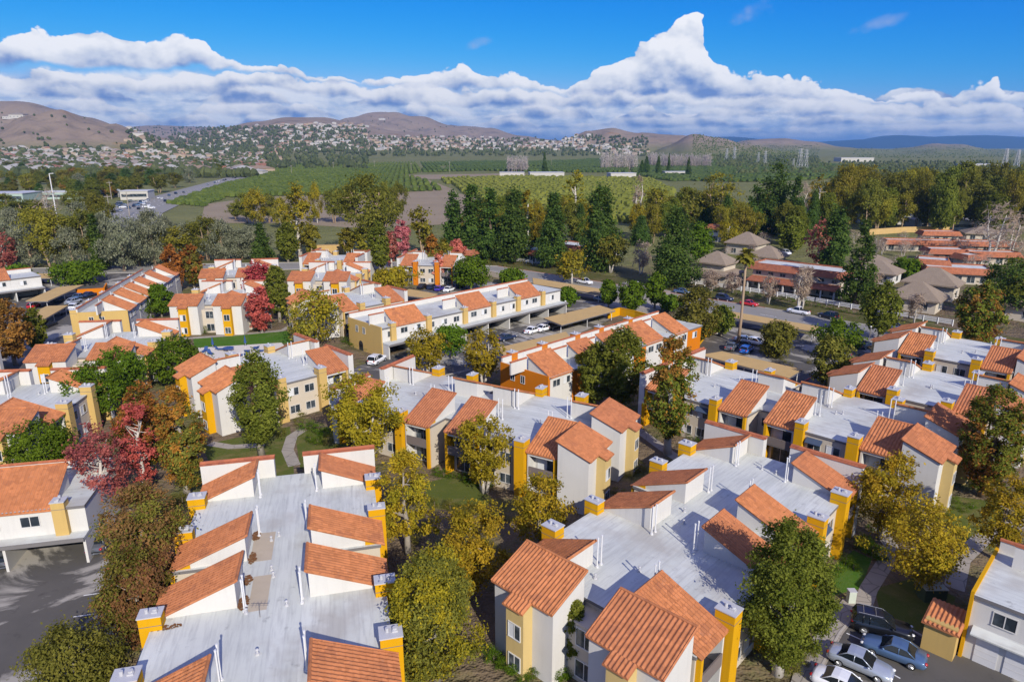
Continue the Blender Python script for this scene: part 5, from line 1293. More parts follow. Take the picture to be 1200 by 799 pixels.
# white rail fence along the street
def rail_fence(px, label):
    P = [at(*p) for p in px]; c = P[0].copy(); o = empty('rail_fence', c, 0, label, 'fence'); r = MB()
    for a, b in zip(P, P[1:]):
        n = max(1, int((b-a).length/2.6))
        for z in (.4, .8, 1.2):
            d = (b-a).normalized(); nn = Vector((-d.y, d.x, 0))*.03; A, Bq = a-c+Vector((0,0,z)), b-c+Vector((0,0,z)); r.extrude([A+nn, Bq+nn, Bq-nn, A-nn], (0,0,.26))
        for i in range(n+1):
            p = a.lerp(b, i/n)-c; q = MB(); q.box(p.x-.09, p.x+.09, p.y-.09, p.y+.09, 0, 1.5); q.build('post', M['pipe'], o)
    r.build('rails', M['pipe'], o); return o
rail_fence([(794,331.5),(848,339),(900,346.5),(955,355.5),(1012,365.5),(1065,374),(1116,382.5)], 'white three-rail fence along the verge in front of the low shops')
rail_fence([(563,302),(590,305),(624,310.5)], 'short white rail fence under the dark pines')

# swimming pool furniture behind the clipped trees
M['poolblue'] = plain('blue_canvas', (.03,.075,.23), .8)
pos_ = [(240,413),(247,416),(258,411),(283,418),(290,414),(300,410),(306,413)]
for i, p in enumerate(pos_):
    w_ = at(*p); o = empty('sun_lounger', w_, i*.8, 'blue sun lounger on the pale pool deck', 'sun lounger', 'sun loungers round the pool')
    m = MB(); m.box(-.35,.35,-.9,.5,.30,.40); m.extrude([(-.35,.5,.34),(-.35,.5,.44),(-.35,1.0,.95),(-.35,1.0,.85)], (.7,0,0)); m.build('cushion', M['poolblue'], o); f = MB(); [f.tube([(sx*.3,y,0),(sx*.3,y,.3)], .03, 5) for sx in (-1,1) for y in (-.8,.5)]; f.build('frame', M['pipe'], o)
for i, (p, lb) in enumerate([((250,410),'closed blue parasol at the left end of the pool deck'),((288,408),'closed blue parasol in front of the lawn, right part of the pool deck')]):
    o = empty('parasol', at(*p), 0, lb, 'parasol'); m = MB(); m.tube([(0,0,0),(0,0,2.7)], .03, 6); m.build('pole', M['pipe'], o); m = MB(); m.tube([(0,0,1.1),(0,0,1.5),(0,0,2.7)], [.28,.22,.03], 8); m.build('canopy', M['poolblue'], o)
o = empty('pool_table', at(268,412), 0, 'round blue table on the pool deck', 'table'); m = MB(); m.tube([(0,0,.7),(0,0,.76)], 1.1, 14); m.build('tabletop', M['poolblue'], o); m = MB(); m.tube([(0,0,0),(0,0,.7)], .08, 6); m.build('leg', M['pipe'], o)

# service boxes, lamp posts, pylons
M['utility'] = plain('pale_green_enamel', (.50,.55,.47), .5)
m = MB(); m.box(-.32,.32,-.28,.28,0,1.25); o = m.build('utility_cabinet', M['utility']); o.location = at(996.5,706); tag(o, 'pale green utility cabinet on the kerb behind the black car', 'utility box'); m = MB(); m.box(-.35,.35,-.31,.31,1.25,1.31); m.build('lid', M['cap'], o)
m = MB(); m.prism([(-1,-.75),(1,-.75),(1.1,0),(1,.75),(-1,.75),(-1.1,0)], 0, 1.25); o = m.build('transformer_box', plain('dark_green_enamel', (.055,.085,.05), .5)); o.location = at(1090,700); tag(o, 'dark green transformer box in the shade of the yellow tree', 'utility box'); m = MB(); m.box(-1.05,1.05,-.8,.8,1.25,1.33); m.build('lid', M['utility'], o)
def lamp_post(p, h, label, arm=0.0, r=.07):
    o = empty('lamp_post', p, 0, label, 'lamp post'); m = MB(); m.tube([(0,0,0),(0,0,h)], [r*1.4, r], 7); m.build('pole', M['grey_trim'] if not arm else M['pipe'], o)
    m = MB(); m.ball((arm,0,h+.1), .22 if not arm else .3, .8); (m.tube([(0,0,h),(arm,0,h+.1)], r*.7, 5) if arm else None); m.build('lamp_head', M['lamp'], o)
lamp_post(at(662,381), 5.5, 'dark lamp post at the end of the middle carport'); lamp_post(at(746,358), 6, 'dark lamp post by the driveway trees'); lamp_post(at(318,385), 3.2, 'short lamp post beside the red tree trunk'); lamp_post(at(1018,402), 3.4, 'short lamp post in the right lot')
lamp_post(at(68,262), 26, 'very tall white light pole in front of the pale green warehouse', 2.0, .22)
def pylon(px, py, h, label):
    p = at(px, py); o = empty('power_pylon', p, .4, label, 'pylon'); m = MB(); W0, W1 = h*.11, h*.03
    P = lambda z, i: Vector((((-1,1,1,-1)[i])*(W0+(W1-W0)*z/h), ((-1,-1,1,1)[i])*(W0+(W1-W0)*z/h), z))
    zs = [0, h*.25, h*.47, h*.66, h*.82, h]
    for i in range(4): m.tube([P(0,i), P(h,i)], h*.008, 4)
    for a, b in zip(zs, zs[1:]):
        for i in range(4): m.tube([P(a,i), P(b,(i+1)%4)], h*.005, 4); m.tube([P(b,i), P(a,(i+1)%4)], h*.005, 4); m.tube([P(b,i), P(b,(i+1)%4)], h*.005, 4)
    m.build('lattice', M['cap'], o); m = MB()
    for z in (h*.66, h*.82, h*.97): m.tube([(-h*.16,0,z),(h*.16,0,z)], h*.008, 4)
    m.build('cross_arms', M['cap'], o)
for (px, py, h, lb) in ((851,190,34,'lattice power pylon left of the substation'),(860,190,38,'lattice power pylon, second from left'),(888,193,26,'slim lattice pylon near the middle of the row'),(929,199,18,'short lattice pylon left of the tallest one'),(936,200,36,'broad lattice pylon, tallest of the right group'),(943,200,34,'lattice pylon at the right end of its group'),(896,195,30,'lattice pylon behind the dark tree top'),(1176,200,36,'lattice pylon near the right horizon'),(1190,200,34,'rightmost lattice pylon on the horizon')): pylon(px, py, h, lb)
def util_pole(px, py, h, label):
    o = empty('utility_pole', at(px, py), .7, label, 'utility pole', 'slim utility poles in the fields'); m = MB(); m.tube([(0,0,0),(0,0,h)], [.32,.2], 6); m.build('pole', BK['grey'], o); m = MB(); m.box(-2,2,-.15,.15,h-1.5,h-1.1); m.build('crossarm', BK['grey'], o)
for px, py, h in ((342,206,14),(391,200,14),(439,198,14),(482,203,15),(527,203,17),(646,196,14),(131,234,14),(152,254,14),(129,252,12)): util_pole(px, py, h, 'slim grey utility pole standing beside the fields')
# ------------------------------------------------------------------ near and middle trees, one thing each
T = tree_px
T('liquidambar_tree','amberg',158,568,100,'brown and green tree beside the nearest roof, the upper of the two at the left',h=12.5,seed=11)
T('liquidambar_tree','amberg',150,640,96,'brown and green tree overhanging the lower left parking lot',h=9.5,seed=12)
T('privet_bush','olive',78,742,125,'loose green bush at the bottom edge of the lower left lot',h=5.5,seed=13,cat='bush')
T('liquidambar_tree','maroon',128,494,78,'thin maroon tree with pale bare branches, in front of the white carport block',yb=612,seed=14)
T('liquidambar_tree','red',172,466,52,'red tree with white trunk beside the maroon one',yb=584,seed=15)
T('liquidambar_tree','amberup',160,450,66,'olive tree with an orange top behind the red tree',h=12.5,seed=16)
T('liquidambar_tree','amberup',221,452,62,'tall olive tree with an orange top right of the red tree',yb=584,seed=17)
T('ficus_tree','round',137,408,66,'round bright green tree, right one of the touching pair on the left',h=9,seed=18)
T('ficus_tree','round',106,428,80,'round bright green tree, left one of the touching pair on the left',h=9,seed=19)
T('ficus_tree','round',202,397,72,'round green tree beside the pool deck',h=8.5,seed=20)
T('ficus_tree','round',40,497,94,'low green tree in front of the left edge building',h=7.5,seed=21)
T('alder_tree','tall',307,413,66,'tall green tree with white forked trunk behind the nearest roof',yb=534,seed=22)
T('birch_tree','ygreen',432,440,100,'yellow-green many-stemmed tree left of the balconies',yb=550,seed=23)
T('birch_tree','yellow',478,530,72,'slim yellow tree right of the nearest building',yb=648,seed=24)
T('birch_tree','yelgreen',553,586,96,'yellow-green tree between the two nearest buildings',yb=700,seed=25)
T('willow_tree','olivey',512,645,122,'large olive-green tree at the bottom centre',yb=796,seed=26)
T('birch_tree','yelgreen',632,555,78,'yellow tree at the foot of the middle gables',yb=645,seed=27)
T('birch_tree','ygreen',568,486,70,'yellow-green tree with a white trunk in front of the balconies',yb=577,seed=28)
T('cypress_shrub','conical',672,703,40,'slim green shrub tree between the two ribbed gables',yb=785,seed=29,cat='shrub')
T('magnolia_tree','conical',911,612,112,'big dense green tree shading the lower right roof',yb=790,seed=30)
T('birch_tree','yelgreen',1047,530,84,'yellow tree in front of the right-hand gable',h=10,seed=31)
T('birch_tree','yellow',1076,590,110,'yellow tree with bare grey branches above the parked cars',yb=688,seed=32)
T('birch_tree','yelgreen',1190,556,66,'yellow-green tree cut by the right edge',h=9.5,seed=33)
T('liquidambar_tree','darkround',1150,448,76,'dark brown-green oval tree near the right edge',yb=582,seed=34)
T('alder_tree','tall',727,383,66,'tall green tree, larger one in the centre of the courtyard',yb=482,seed=35)
T('alder_tree','tall',700,402,44,'green tree touching the left side of the central courtyard tree',h=11,seed=36)
T('liquidambar_tree','greenamb',782,394,58,'slim green and orange-brown tree with white trunk, right of the courtyard tree',yb=532,seed=37)
T('birch_tree','ygreen',685,412,26,'small yellow-green tree against the orange block',h=8,seed=38)
T('birch_tree','ygreen',498,387,60,'yellow-green tree in front of the carport block, left one',h=8.5,seed=39)
T('birch_tree','ygreen',567,387,58,'yellow-green tree in front of the carport block, right one',yb=452,seed=40)
T('ficus_tree','round',529,380,40,'small round green tree between the two yellow-green ones',yb=420,seed=41)
T('eucalyptus_tree','yeuc',372,340,76,'olive eucalyptus with white trunks beside the tan end wall',yb=406,seed=42)
T('liquidambar_tree','redfull',300,306,36,'dark red tree right of the amber-panelled gables, rear one',h=12,seed=43)
T('liquidambar_tree','redfull',307,336,32,'bright red tree right of the amber-panelled gables, front one',yb=390,seed=44)
T('alder_tree','tall',328,311,32,'narrow green tree beside the red trees',yb=378,seed=45)
T('ficus_tree','round',148,349,64,'clipped green tree before the saw-toothed block',h=6,seed=46)
T('ficus_tree','round',190,334,34,'green tree left of the amber-panelled gables',yb=372,seed=47)
T("liquidambar_tree","brownt",18,350,52,'brown tree at the left edge beside the carports',yb=428,seed=48)
T('alder_tree','tall',36,362,26,'green tree behind the brown tree at the left edge',h=9,seed=49)
T('liquidambar_tree','amber',204,287,30,'orange tree at the end of the saw-toothed block',yb=343,seed=50)
T('liquidambar_tree','amberup',228,287,28,'olive and orange tree touching the orange tree',yb=338,seed=51)
T('ficus_tree','round',92,309,64,'wide clipped green tree behind the left carports',yb=334,seed=52)
T('ficus_tree','round',24,312,34,'clipped green tree at the left behind the white block',yb=334,seed=53)
T('liquidambar_tree','maroon',8,272,34,'maroon tree at the left edge before the grey row',yb=318,seed=54)
for px, yt, yb_, w_, lb in ((533,222,302,38,'leftmost dark pine of the row across the street'),(554,208,304,40,'tallest dark pine of the row across the street'),(575,219,306,38,'third dark pine of the row across the street'),(602,220,308,52,'broadest dark pine of the row across the street')):
    T('pine_tree','pine',px,yt,w_,lb,yb=yb_,seed=int(px))
T('eucalyptus_tree','yeuc',618,222,18,'thin yellowish eucalyptus with a tall bare trunk beside the pines',yb=296,seed=60)
T('pine_tree','pine',648,227,46,'dark green tree left of the yellow-brown street tree',yb=314,seed=61)
T('eucalyptus_tree','yeuc',673,198,28,'tall sparse eucalyptus with several pale trunks',yb=284,seed=62)
T('pine_tree','pine',702,214,58,'broad dark green tree in the middle of the street side',yb=318,seed=63)
T('fig_tree','spread',715,276,50,'spreading green tree with a thick pale trunk by the street corner',yb=320,seed=64)
T('sycamore_tree','bare',751,283,26,'bare twiggy tree left of the big dark tree',yb=322,seed=65)
T('pine_tree','pine',788,244,68,'big dark green tree left of the shake roofs',yb=337,seed=66)
T('ficus_tree','round',822,262,36,'round green tree touching the big dark tree',h=15,seed=67)
T('eucalyptus_tree','bare',747,206,16,'tall thin bare eucalyptus against the orchard',yb=264,seed=68)
T('olive_tree','yeuc',670,292,42,'yellow-brown street tree before the dark red roof',yb=333,seed=69)
T('eucalyptus_tree','darkeuc',433,206,82,'huge dark eucalyptus in front of the brown field',yb=302,seed=70)
T('eucalyptus_tree','yeuc',352,212,52,'tall yellow-green eucalyptus left of the huge dark one',yb=302,seed=71)
T('eucalyptus_tree','tall',338,262,26,'dense green tree below the yellow-green eucalyptus',yb=308,seed=72)
T('eucalyptus_tree','euc',366,264,22,'brownish eucalyptus with a pale trunk behind the farthest apartments',yb=305,seed=73)
T('eucalyptus_tree','euc',408,268,22,'grey-green tree behind the farthest apartments, left',yb=304,seed=74)
T('eucalyptus_tree','euc',426,266,20,'grey-green tree behind the farthest apartments, right',yb=304,seed=75)
T('liquidambar_tree','pink',472,257,22,'tall crimson pink tree left of the orange and white building',yb=308,seed=76)
T('liquidambar_tree','maroon',459,271,18,'brown-pink tree beside the crimson one',yb=314,seed=77)
T('alder_tree','tall',446,260,26,'tall green tree left of the crimson one',yb=322,seed=78)
T('birch_tree','ygreen',462,314,58,'low yellow-green tree before the orange and white building',yb=348,seed=79)
T('liquidambar_tree','amberup',508,275,22,'olive and yellow tree over the orange and white building',yb=322,seed=80)
T('alder_tree','euc',521,280,16,'olive tree beside the salmon tree',yb=318,seed=81)
T('liquidambar_tree','salmon',536,281,21,'salmon red tree in front of the pines',yb=310,seed=82)
T('liquidambar_tree','red',476,302,14,'small red tree against the orange and white building',yb=322,seed=83)
T('liquidambar_tree','salmon',515,297,14,'small salmon tree with white stems beside the orange wall',yb=334,seed=84)
T('eucalyptus_tree','euc',496,243,32,'pale olive eucalyptus before the brown field',yb=298,seed=85)
T('ficus_tree','round',552,304,56,'wide round green tree above the small parking lot',yb=340,seed=86)
T('ficus_tree','round',600,316,32,'low round green tree at the street end of the small lot',yb=335,seed=87)
T('ficus_tree','round',713,328,22,'round green street tree, left of three by the driveway',yb=361,seed=88)
T('ficus_tree','round',740,331,36,'round green street tree, middle of three by the driveway',yb=367,seed=89)
T('ficus_tree','round',767,321,27,'round green street tree with white trunk, right of three by the driveway',yb=362,seed=90)
T('ficus_tree','round',786,346,24,'low green tree beside the driveway',h=4.5,seed=91)
T('ficus_tree','round',665,337,26,'small green tree at the end of the carport block',yb=361,seed=92)
T('liquidambar_tree','olive',813,338,54,'large olive street tree left of the palm',yb=404,seed=93)
T('ficus_tree','tall',845,359,30,'grey-green tree touching the large olive street tree',yb=394,seed=94)
T('ficus_tree','olive',908,377,46,'olive-green tree in the right lot behind the blue car',yb=420,seed=95)
T('ficus_tree','round',979,376,58,'round green tree in the right lot',yb=418,seed=96)
T('olive_tree','olive',970,394,52,'loose olive tree at the near edge of the right lot',yb=455,seed=97)
T('pepper_tree','tall',1030,330,50,'tall light green tree beside the rail fence',yb=398,seed=98)
T('conifer_tree','conifer',1002,255,52,'tall dark conifer before the low shops',yb=360,seed=99)
T('pine_tree','pine',974,236,44,'dark tree behind the pink one',yb=322,seed=100)
T('liquidambar_tree','maroon',957,258,36,'large dusky pink tree among the low shops',yb=314,seed=101)
T('liquidambar_tree','darkround',1140,329,56,'dark brown-green tree in front of the flat red-edged shop',yb=412,seed=102)
T('liquidambar_tree','maroon',1152,358,22,'dusky pink tree touching the dark brown-green one',yb=408,seed=103)
T('cedar_tree','cedar',1182,304,76,'wide flat-topped dark cedar at the right edge',yb=374,seed=104)
T('sycamore_tree','bare',1160,238,56,'large bare pale sycamore at the right, left one',yb=308,seed=105)
T('sycamore_tree','bare',1182,252,48,'large bare pale sycamore at the right, right one',yb=306,seed=106)
T('eucalyptus_tree','yeuc',955,206,34,'yellow-crowned eucalyptus with white trunk above the pink tree',yb=268,seed=107)
T('eucalyptus_tree','bare',936,214,26,'pale bare tree left of the yellow-crowned eucalyptus',yb=272,seed=108)
T('pine_tree','pine',905,190,54,'tallest dark green tree above the shake roofs',yb=276,seed=109)
T('pine_tree','pine',884,212,34,'dark green tree left of the tallest one',yb=276,seed=110)
T('pine_tree','pine',928,206,26,'dark green tree right of the tallest one',yb=280,seed=111)
T('ficus_tree','tall',927,256,34,'round green tree above the white van',yb=296,seed=112)
T('eucalyptus_tree','euc',838,202,52,'big brown-olive eucalyptus behind the shake roofs',yb=276,seed=113)
T('eucalyptus_tree','darkeuc',803,220,36,'dark olive eucalyptus left of the brown-olive one',yb=276,seed=114)
T('eucalyptus_tree','euc',770,215,32,'olive eucalyptus above the big dark tree',yb=270,seed=115)
T('ficus_tree','round',1060,303,32,'bright green round tree among the low shops',yb=328,seed=116)
T('sycamore_tree','bare',1020,316,26,'grey bare tree right of the tall conifer',yb=340,seed=117)
for px, yt, yb_, lb in ((858,320,345,'bare pale street tree right of the palm'),(900,324,357,'slim bare street tree at the arcade, left'),(935,312,364,'slim bare street tree at the arcade, middle'),(940,310,362,'slim bare street tree at the arcade, right'),(833,318,343,'small bare street tree before the shake roof'),(1071,345,380,'bare street tree at the rail fence on the right')):
    T('sycamore_tree','bare',px,yt,22,lb,yb=yb_,seed=int(px))
palm(865, 288, 403, 'single fan palm with a very tall trunk beside the street')
# grey eucalyptus belt at the left
rnd = random.Random(21)
GREY = [(12,268,312,46),(38,258,314,52),(62,252,316,50),(86,262,316,44),(108,246,312,58),(128,258,314,44),(146,250,318,60),(164,262,312,44),(182,250,312,56),(204,258,308,46),(222,256,306,46),(244,262,306,44),(262,258,306,50),(284,262,304,46),(300,268,302,38),(20,250,296,40),(52,244,294,44),(100,240,294,44),(122,236,290,46),(168,246,290,40),(196,250,292,36),(246,250,292,36)]
for i, (px, yt, yb_, w_) in enumerate(GREY):
    T('eucalyptus_tree',('grey','grey','euc','grey','darkeuc','grey','grey')[i%7],px,yt+rnd.uniform(-8,8),w_*rnd.uniform(.8,1.15),'grey-green or olive eucalyptus in the dense belt at the left beyond the saw-toothed block',yb=yb_,group='grey eucalyptus belt at the left',seed=i%5,shared=True)
T('conifer_tree','conifer',308,262,30,'green conifer at the right end of the grey eucalyptus belt',yb=308,seed=131)
T('pine_tree','pine',118,250,22,'dark pine inside the grey eucalyptus belt',yb=318,seed=132)
T('sycamore_tree','bare',58,222,38,'bare grey tree in front of the pale green warehouse',yb=262,seed=133)
for i, (px, yt, yb_, w_) in enumerate([(8,228,252,34),(32,234,256,40),(48,236,254,26),(88,224,256,26),(104,222,248,26),(290,226,262,30),(302,222,266,34),(316,228,262,26),(277,238,258,22),(330,232,268,26),(392,222,262,30),(412,216,262,26),(372,214,262,18),(468,214,262,26),(452,212,266,22)]):
    T('eucalyptus_tree',('yeuc' if i % 3 == 0 else 'darkeuc') if i > 4 else 'darkeuc',px,yt,w_*.85,'olive or yellow-green eucalyptus before the brown field' if i > 4 else 'dark tree near the pale green warehouse',yb=yb_,group='eucalyptus before the brown field' if i > 4 else 'dark trees by the pale green warehouse',seed=i,shared=True)
# belt behind the low shops at the right
for i in range(50):
    row = i % 3; px = 965 + (i/50)*250 + rnd.uniform(-4,4); yb_ = (272, 262, 254)[row] + rnd.uniform(-3,3); yt = (212, 204, 200)[row] + rnd.uniform(-12,20) + (8 if px < 985 else 0); sp = rnd.choice(['euc','darkeuc','euc','darkeuc','darkeuc','tall'])
    T('eucalyptus_tree',sp,px,yt,rnd.uniform(26,40),'olive eucalyptus in the thick belt behind the low shops',yb=yb_,group='eucalyptus belt behind the low shops',seed=i,shared=True)
for i in range(62):
    px = 545 + (i/62)*420 + rnd.uniform(-5,5); yb_ = 276 + rnd.uniform(-9,16); yt = yb_ - rnd.uniform(30,52); sp = rnd.choice(['darkeuc','euc','pine','yeuc','tall'])
    if 715 < px < 745: continue
    T('eucalyptus_tree',sp,px,yt,rnd.uniform(20,32),'mixed tree in the belt between the street and the orchards',yb=yb_,group='tree belt before the orchards',seed=i,shared=True)
# bare shrubs and small trees among the shops
for i in range(26):
    px = rnd.uniform(1000,1195); py = rnd.uniform(283,325)
    T('sycamore_tree','bare',px,py-rnd.uniform(14,22),rnd.uniform(16,24),'small bare tree among the low red roofs',yb=py,group='bare trees among the low shops',seed=i,shared=True)
for i in range(16):
    px = rnd.uniform(850,905); py = 300 + (px-850)*.3 + rnd.uniform(-26,8)
    T('sycamore_tree','bare',px,py-rnd.uniform(12,18),14,'small bare tree around the brown shake roofs',yb=py,group='bare trees around the shake roofs',seed=i,shared=True)

# ------------------------------------------------------------------ shrubs and bushes round the buildings
SH = {}
def shrub(px, py, r, label, group, leaf='shrub', hk=1.5):
    p = at(px, py); grow('shrub', leaf, p, r*hk, r, label, group, seed=random.randrange(3), shared=False if False else True, cat='shrub')
def shrubs(pts, label, group, r=(.45,.9), leaf='shrub', hk=1.5):
    for x, y in pts: shrub(x, y, random.uniform(*r), label, group, leaf, hk)
def line(a, b, n, j=2):
    return [(a[0]+(b[0]-a[0])*i/max(1,n-1)+random.uniform(-j,j), a[1]+(b[1]-a[1])*i/max(1,n-1)+random.uniform(-j*.5,j*.5)) for i in range(n)]
shrubs(line((578,775),(625,797),6) + [(600,790),(588,782),(612,799),(572,770)], 'low garden shrub at the foot of the ribbed gable', 'shrubs before the ribbed gables')
shrubs(line((655,796),(675,790),3), 'low shrub in the gap between the ribbed gables', 'shrubs between the ribbed gables')
shrubs([(358,505),(366,503),(374,508),(380,512),(364,518),(372,522)], 'clipped green shrub beside the winding path', 'clipped shrubs by the winding path', (.8,1.2))
shrubs([(352,488),(362,482),(350,498),(385,520),(395,528),(322,508),(330,512),(300,505)], 'grey-green shrub in the bed by the winding path', 'loose shrubs by the winding path', (.5,.9), 'shrubd')
shrubs(line((512,556),(570,572),7), 'round clipped shrub under the balconies', 'clipped shrubs under the balconies', (.6,.95))
shrubs(line((722,580),(752,600),5) + line((735,560),(750,552),3), 'shrub in the narrow garden right of the smooth gables', 'shrubs by the smooth gables', (.5,1.0), 'shrubd')
shrubs(line((792,508),(825,520),7), 'round shrub along the cream wall in the courtyard', 'courtyard shrubs', (.5,.8))
shrubs(line((940,742),(965,700),6,4) + line((968,690),(990,662),5,3), 'shrub along the bed beside the big dense tree', 'shrubs beside the big dense tree', (.5,1.0))
shrubs(line((925,790),(945,770),5,5), 'dry shrub under the big dense tree', 'dry shrubs under the big dense tree', (.4,.9), 'shrubd')
shrubs(line((1010,640),(1030,655),5,4) + [(1000,668),(1022,622)], 'green shrub by the garden path at right', 'shrubs by the right garden path', (.5,1.0))
shrubs([(1120,590),(1128,600),(1112,605),(1140,596),(1108,755),(1104,758)], 'green shrub on the worn lawn at right', 'shrubs on the right lawn', (.5,.9))
shrubs(line((206,391),(214,391),2,1)+line((228,391),(240,391),2,1), 'clipped hedge shrub before the left amber-panelled gable', 'hedges before the left gable', (.9,1.2))
shrubs(line((262,390),(273,390),3,1)+[(298,386),(304,388)], 'clipped hedge shrub before the right amber-panelled gable', 'hedges before the right gable', (.9,1.2))
shrubs(line((402,402),(440,412),8,2), 'green hedge shrub before the tan end wall', 'hedge before the tan end wall', (.8,1.3))
shrubs(line((662,384),(706,373),12,1.5), 'low shrub in the strip beside the middle carport', 'strip of shrubs by the middle carport', (.6,1.0), 'shrubd')
shrubs(line((890,412),(930,430),6,3)+line((950,425),(970,432),3,3), 'shrub on the parking island in the right lot', 'shrubs on the right parking island', (.5,1.0), 'shrubd')
shrubs(line((600,302),(620,312),4,2)+line((565,307),(600,314),6,2), 'low shrub on the verge under the pines', 'shrubs under the pines', (.6,1.2), 'shrubd')
shrubs(line((800,336),(905,352),12,2)+line((905,350),(1030,374),16,2), 'low shrub along the white rail fence', 'shrubs along the rail fence', (.6,1.2))
shrubs(line((195,600),(215,640),4,3)+line((205,590),(222,590),3,2), 'shrub between the brown trees and the amber chimneys', 'shrubs by the left amber chimneys', (.5,1.0), 'shrubd')
shrubs(line((500,590),(560,606),7,5)+line((482,640),(500,620),4,4)+line((545,600),(600,612),6,5)+line((560,640),(600,660),6,6), 'low shrub in the shady garden between the yellow trees', 'shrubs between the yellow trees', (.4,.9), 'shrubd')

# ------------------------------------------------------------------ far town: houses and trees on the slopes
def ground_hit(px, py):
    d = ray(px, py); t = 900.0; p = None
    while t < 9000:
        q = Vector((0,0,CAMH)) + d*t
        if q.z <= hill_h(q.x, q.y) + .5: return q
        t *= 1.012
    return None
HM = {}
for nm, c, rc in (('white', (.46,.44,.40), (.26,.22,.19)), ('tan', (.36,.28,.20), (.24,.17,.125)), ('pale', (.42,.40,.37), (.34,.33,.31)), ('red', (.40,.33,.26), (.26,.12,.075))):
    HM[nm] = (plain('house_wall_'+nm, c, .9), plain('house_roof_'+nm, rc, .9))
def house_mesh(kind, w, d, h, rh):
    m = MB(); m.box(-w/2, w/2, -d/2, d/2, -3, h, 0); hip(m, w, d, h, rh, .8, mi=1)
    for i in range(4): x = -w/2+(i+.5)*w/4; m.box(x-1, x+1, -d/2-.05, -d/2+.05, 1, 2.6, 2)
    return m.mesh('house', [HM[kind][0], HM[kind][1], M['glass']])
HMS = {(k, i): house_mesh(k, *s) for k in HM for i, s in enumerate([(22,14,5,3.5),(30,16,7,3.5),(18,16,8,3)])}
HL = {'white': 'white house with a brown roof on the far town slopes', 'tan': 'tan house with a brown roof on the far town slopes', 'pale': 'pale grey house on the far town slopes', 'red': 'cream house with a red tile roof on the far town slopes'}
rnd = random.Random(5)
TOWN = [(150,330,148,200,60),(330,430,146,178,66),(430,560,161,177,56),(560,690,160,177,56),(690,760,171,183,16),(0,150,178,214,120),(110,310,180,206,100)]
HP = []
for x0, x1, y0, y1, n in TOWN:
    for i in range(int(n*3.2)):
        q = ground_hit(rnd.uniform(x0, x1), rnd.uniform(y0, y1))
        if q is None or q.y < 1000 or q.y > 5200: continue
        hx_ = prof([(900,-330),(2000,-640),(9000,-1500)], q.y)
        if q.x > hx_ and q.y < 1750: continue
        HP.append((q.y, q.x, hill_h(q.x, q.y), rnd.choice(['white','tan','pale','red','white','pale','tan']), rnd.uniform(-.7,.7), rnd.uniform(.75,1.25)))
HP.sort()
for y, x, z, k, rz, s_ in HP[:280]:
    o = link('house', HMS[(k, rnd.randrange(3))]); o.location = (x, y, z); o.rotation_euler = (0,0,rz); o.scale = (s_, s_, s_); tag(o, HL[k], 'house', 'houses of the far town')
m = MB()
for y, x, z, k, rz, s_ in HP[280:]:
    w_, d_, h_ = 20*s_, 13*s_, 6*s_; c_, n_ = math.cos(rz), math.sin(rz); b0 = len(m.v); ki = ('white','tan','pale','red').index(k)
    for (u, v, t_) in ((-1,-1,-3),(1,-1,-3),(1,1,-3),(-1,1,-3),(-1,-1,h_),(1,-1,h_),(1,1,h_),(-1,1,h_),(-.4,0,h_+3.2),(.4,0,h_+3.2)):
        m.v.append((x + u*w_/2*c_ - v*d_/2*n_, y + u*w_/2*n_ + v*d_/2*c_, z + t_))
    for q_, mi in (((0,1,5,4),0),((1,2,6,5),0),((2,3,7,6),0),((3,0,4,7),0),((4,5,9,8),1),((5,6,9),1),((6,7,8,9),1),((7,4,8),1)): m.f.append(tuple(b0+i for i in q_)); m.m.append(ki*2+mi)
tag(m.build('distant_houses', [mm for k in ('white','tan','pale','red') for mm in HM[k]]), 'hundreds of pale houses covering the far hill slopes', 'town', kind='stuff')
for px, py, k in ((12,142,'white'),(22,139,'white'),(448,142,'white')):
    q = ground_hit(px, py)
    if q: o = link('house', HMS[(k,1)]); o.location = (q.x, q.y, hill_h(q.x,q.y)); o.scale = (1.6,1.6,1.3); tag(o, HL[k], 'house', 'houses of the far town')
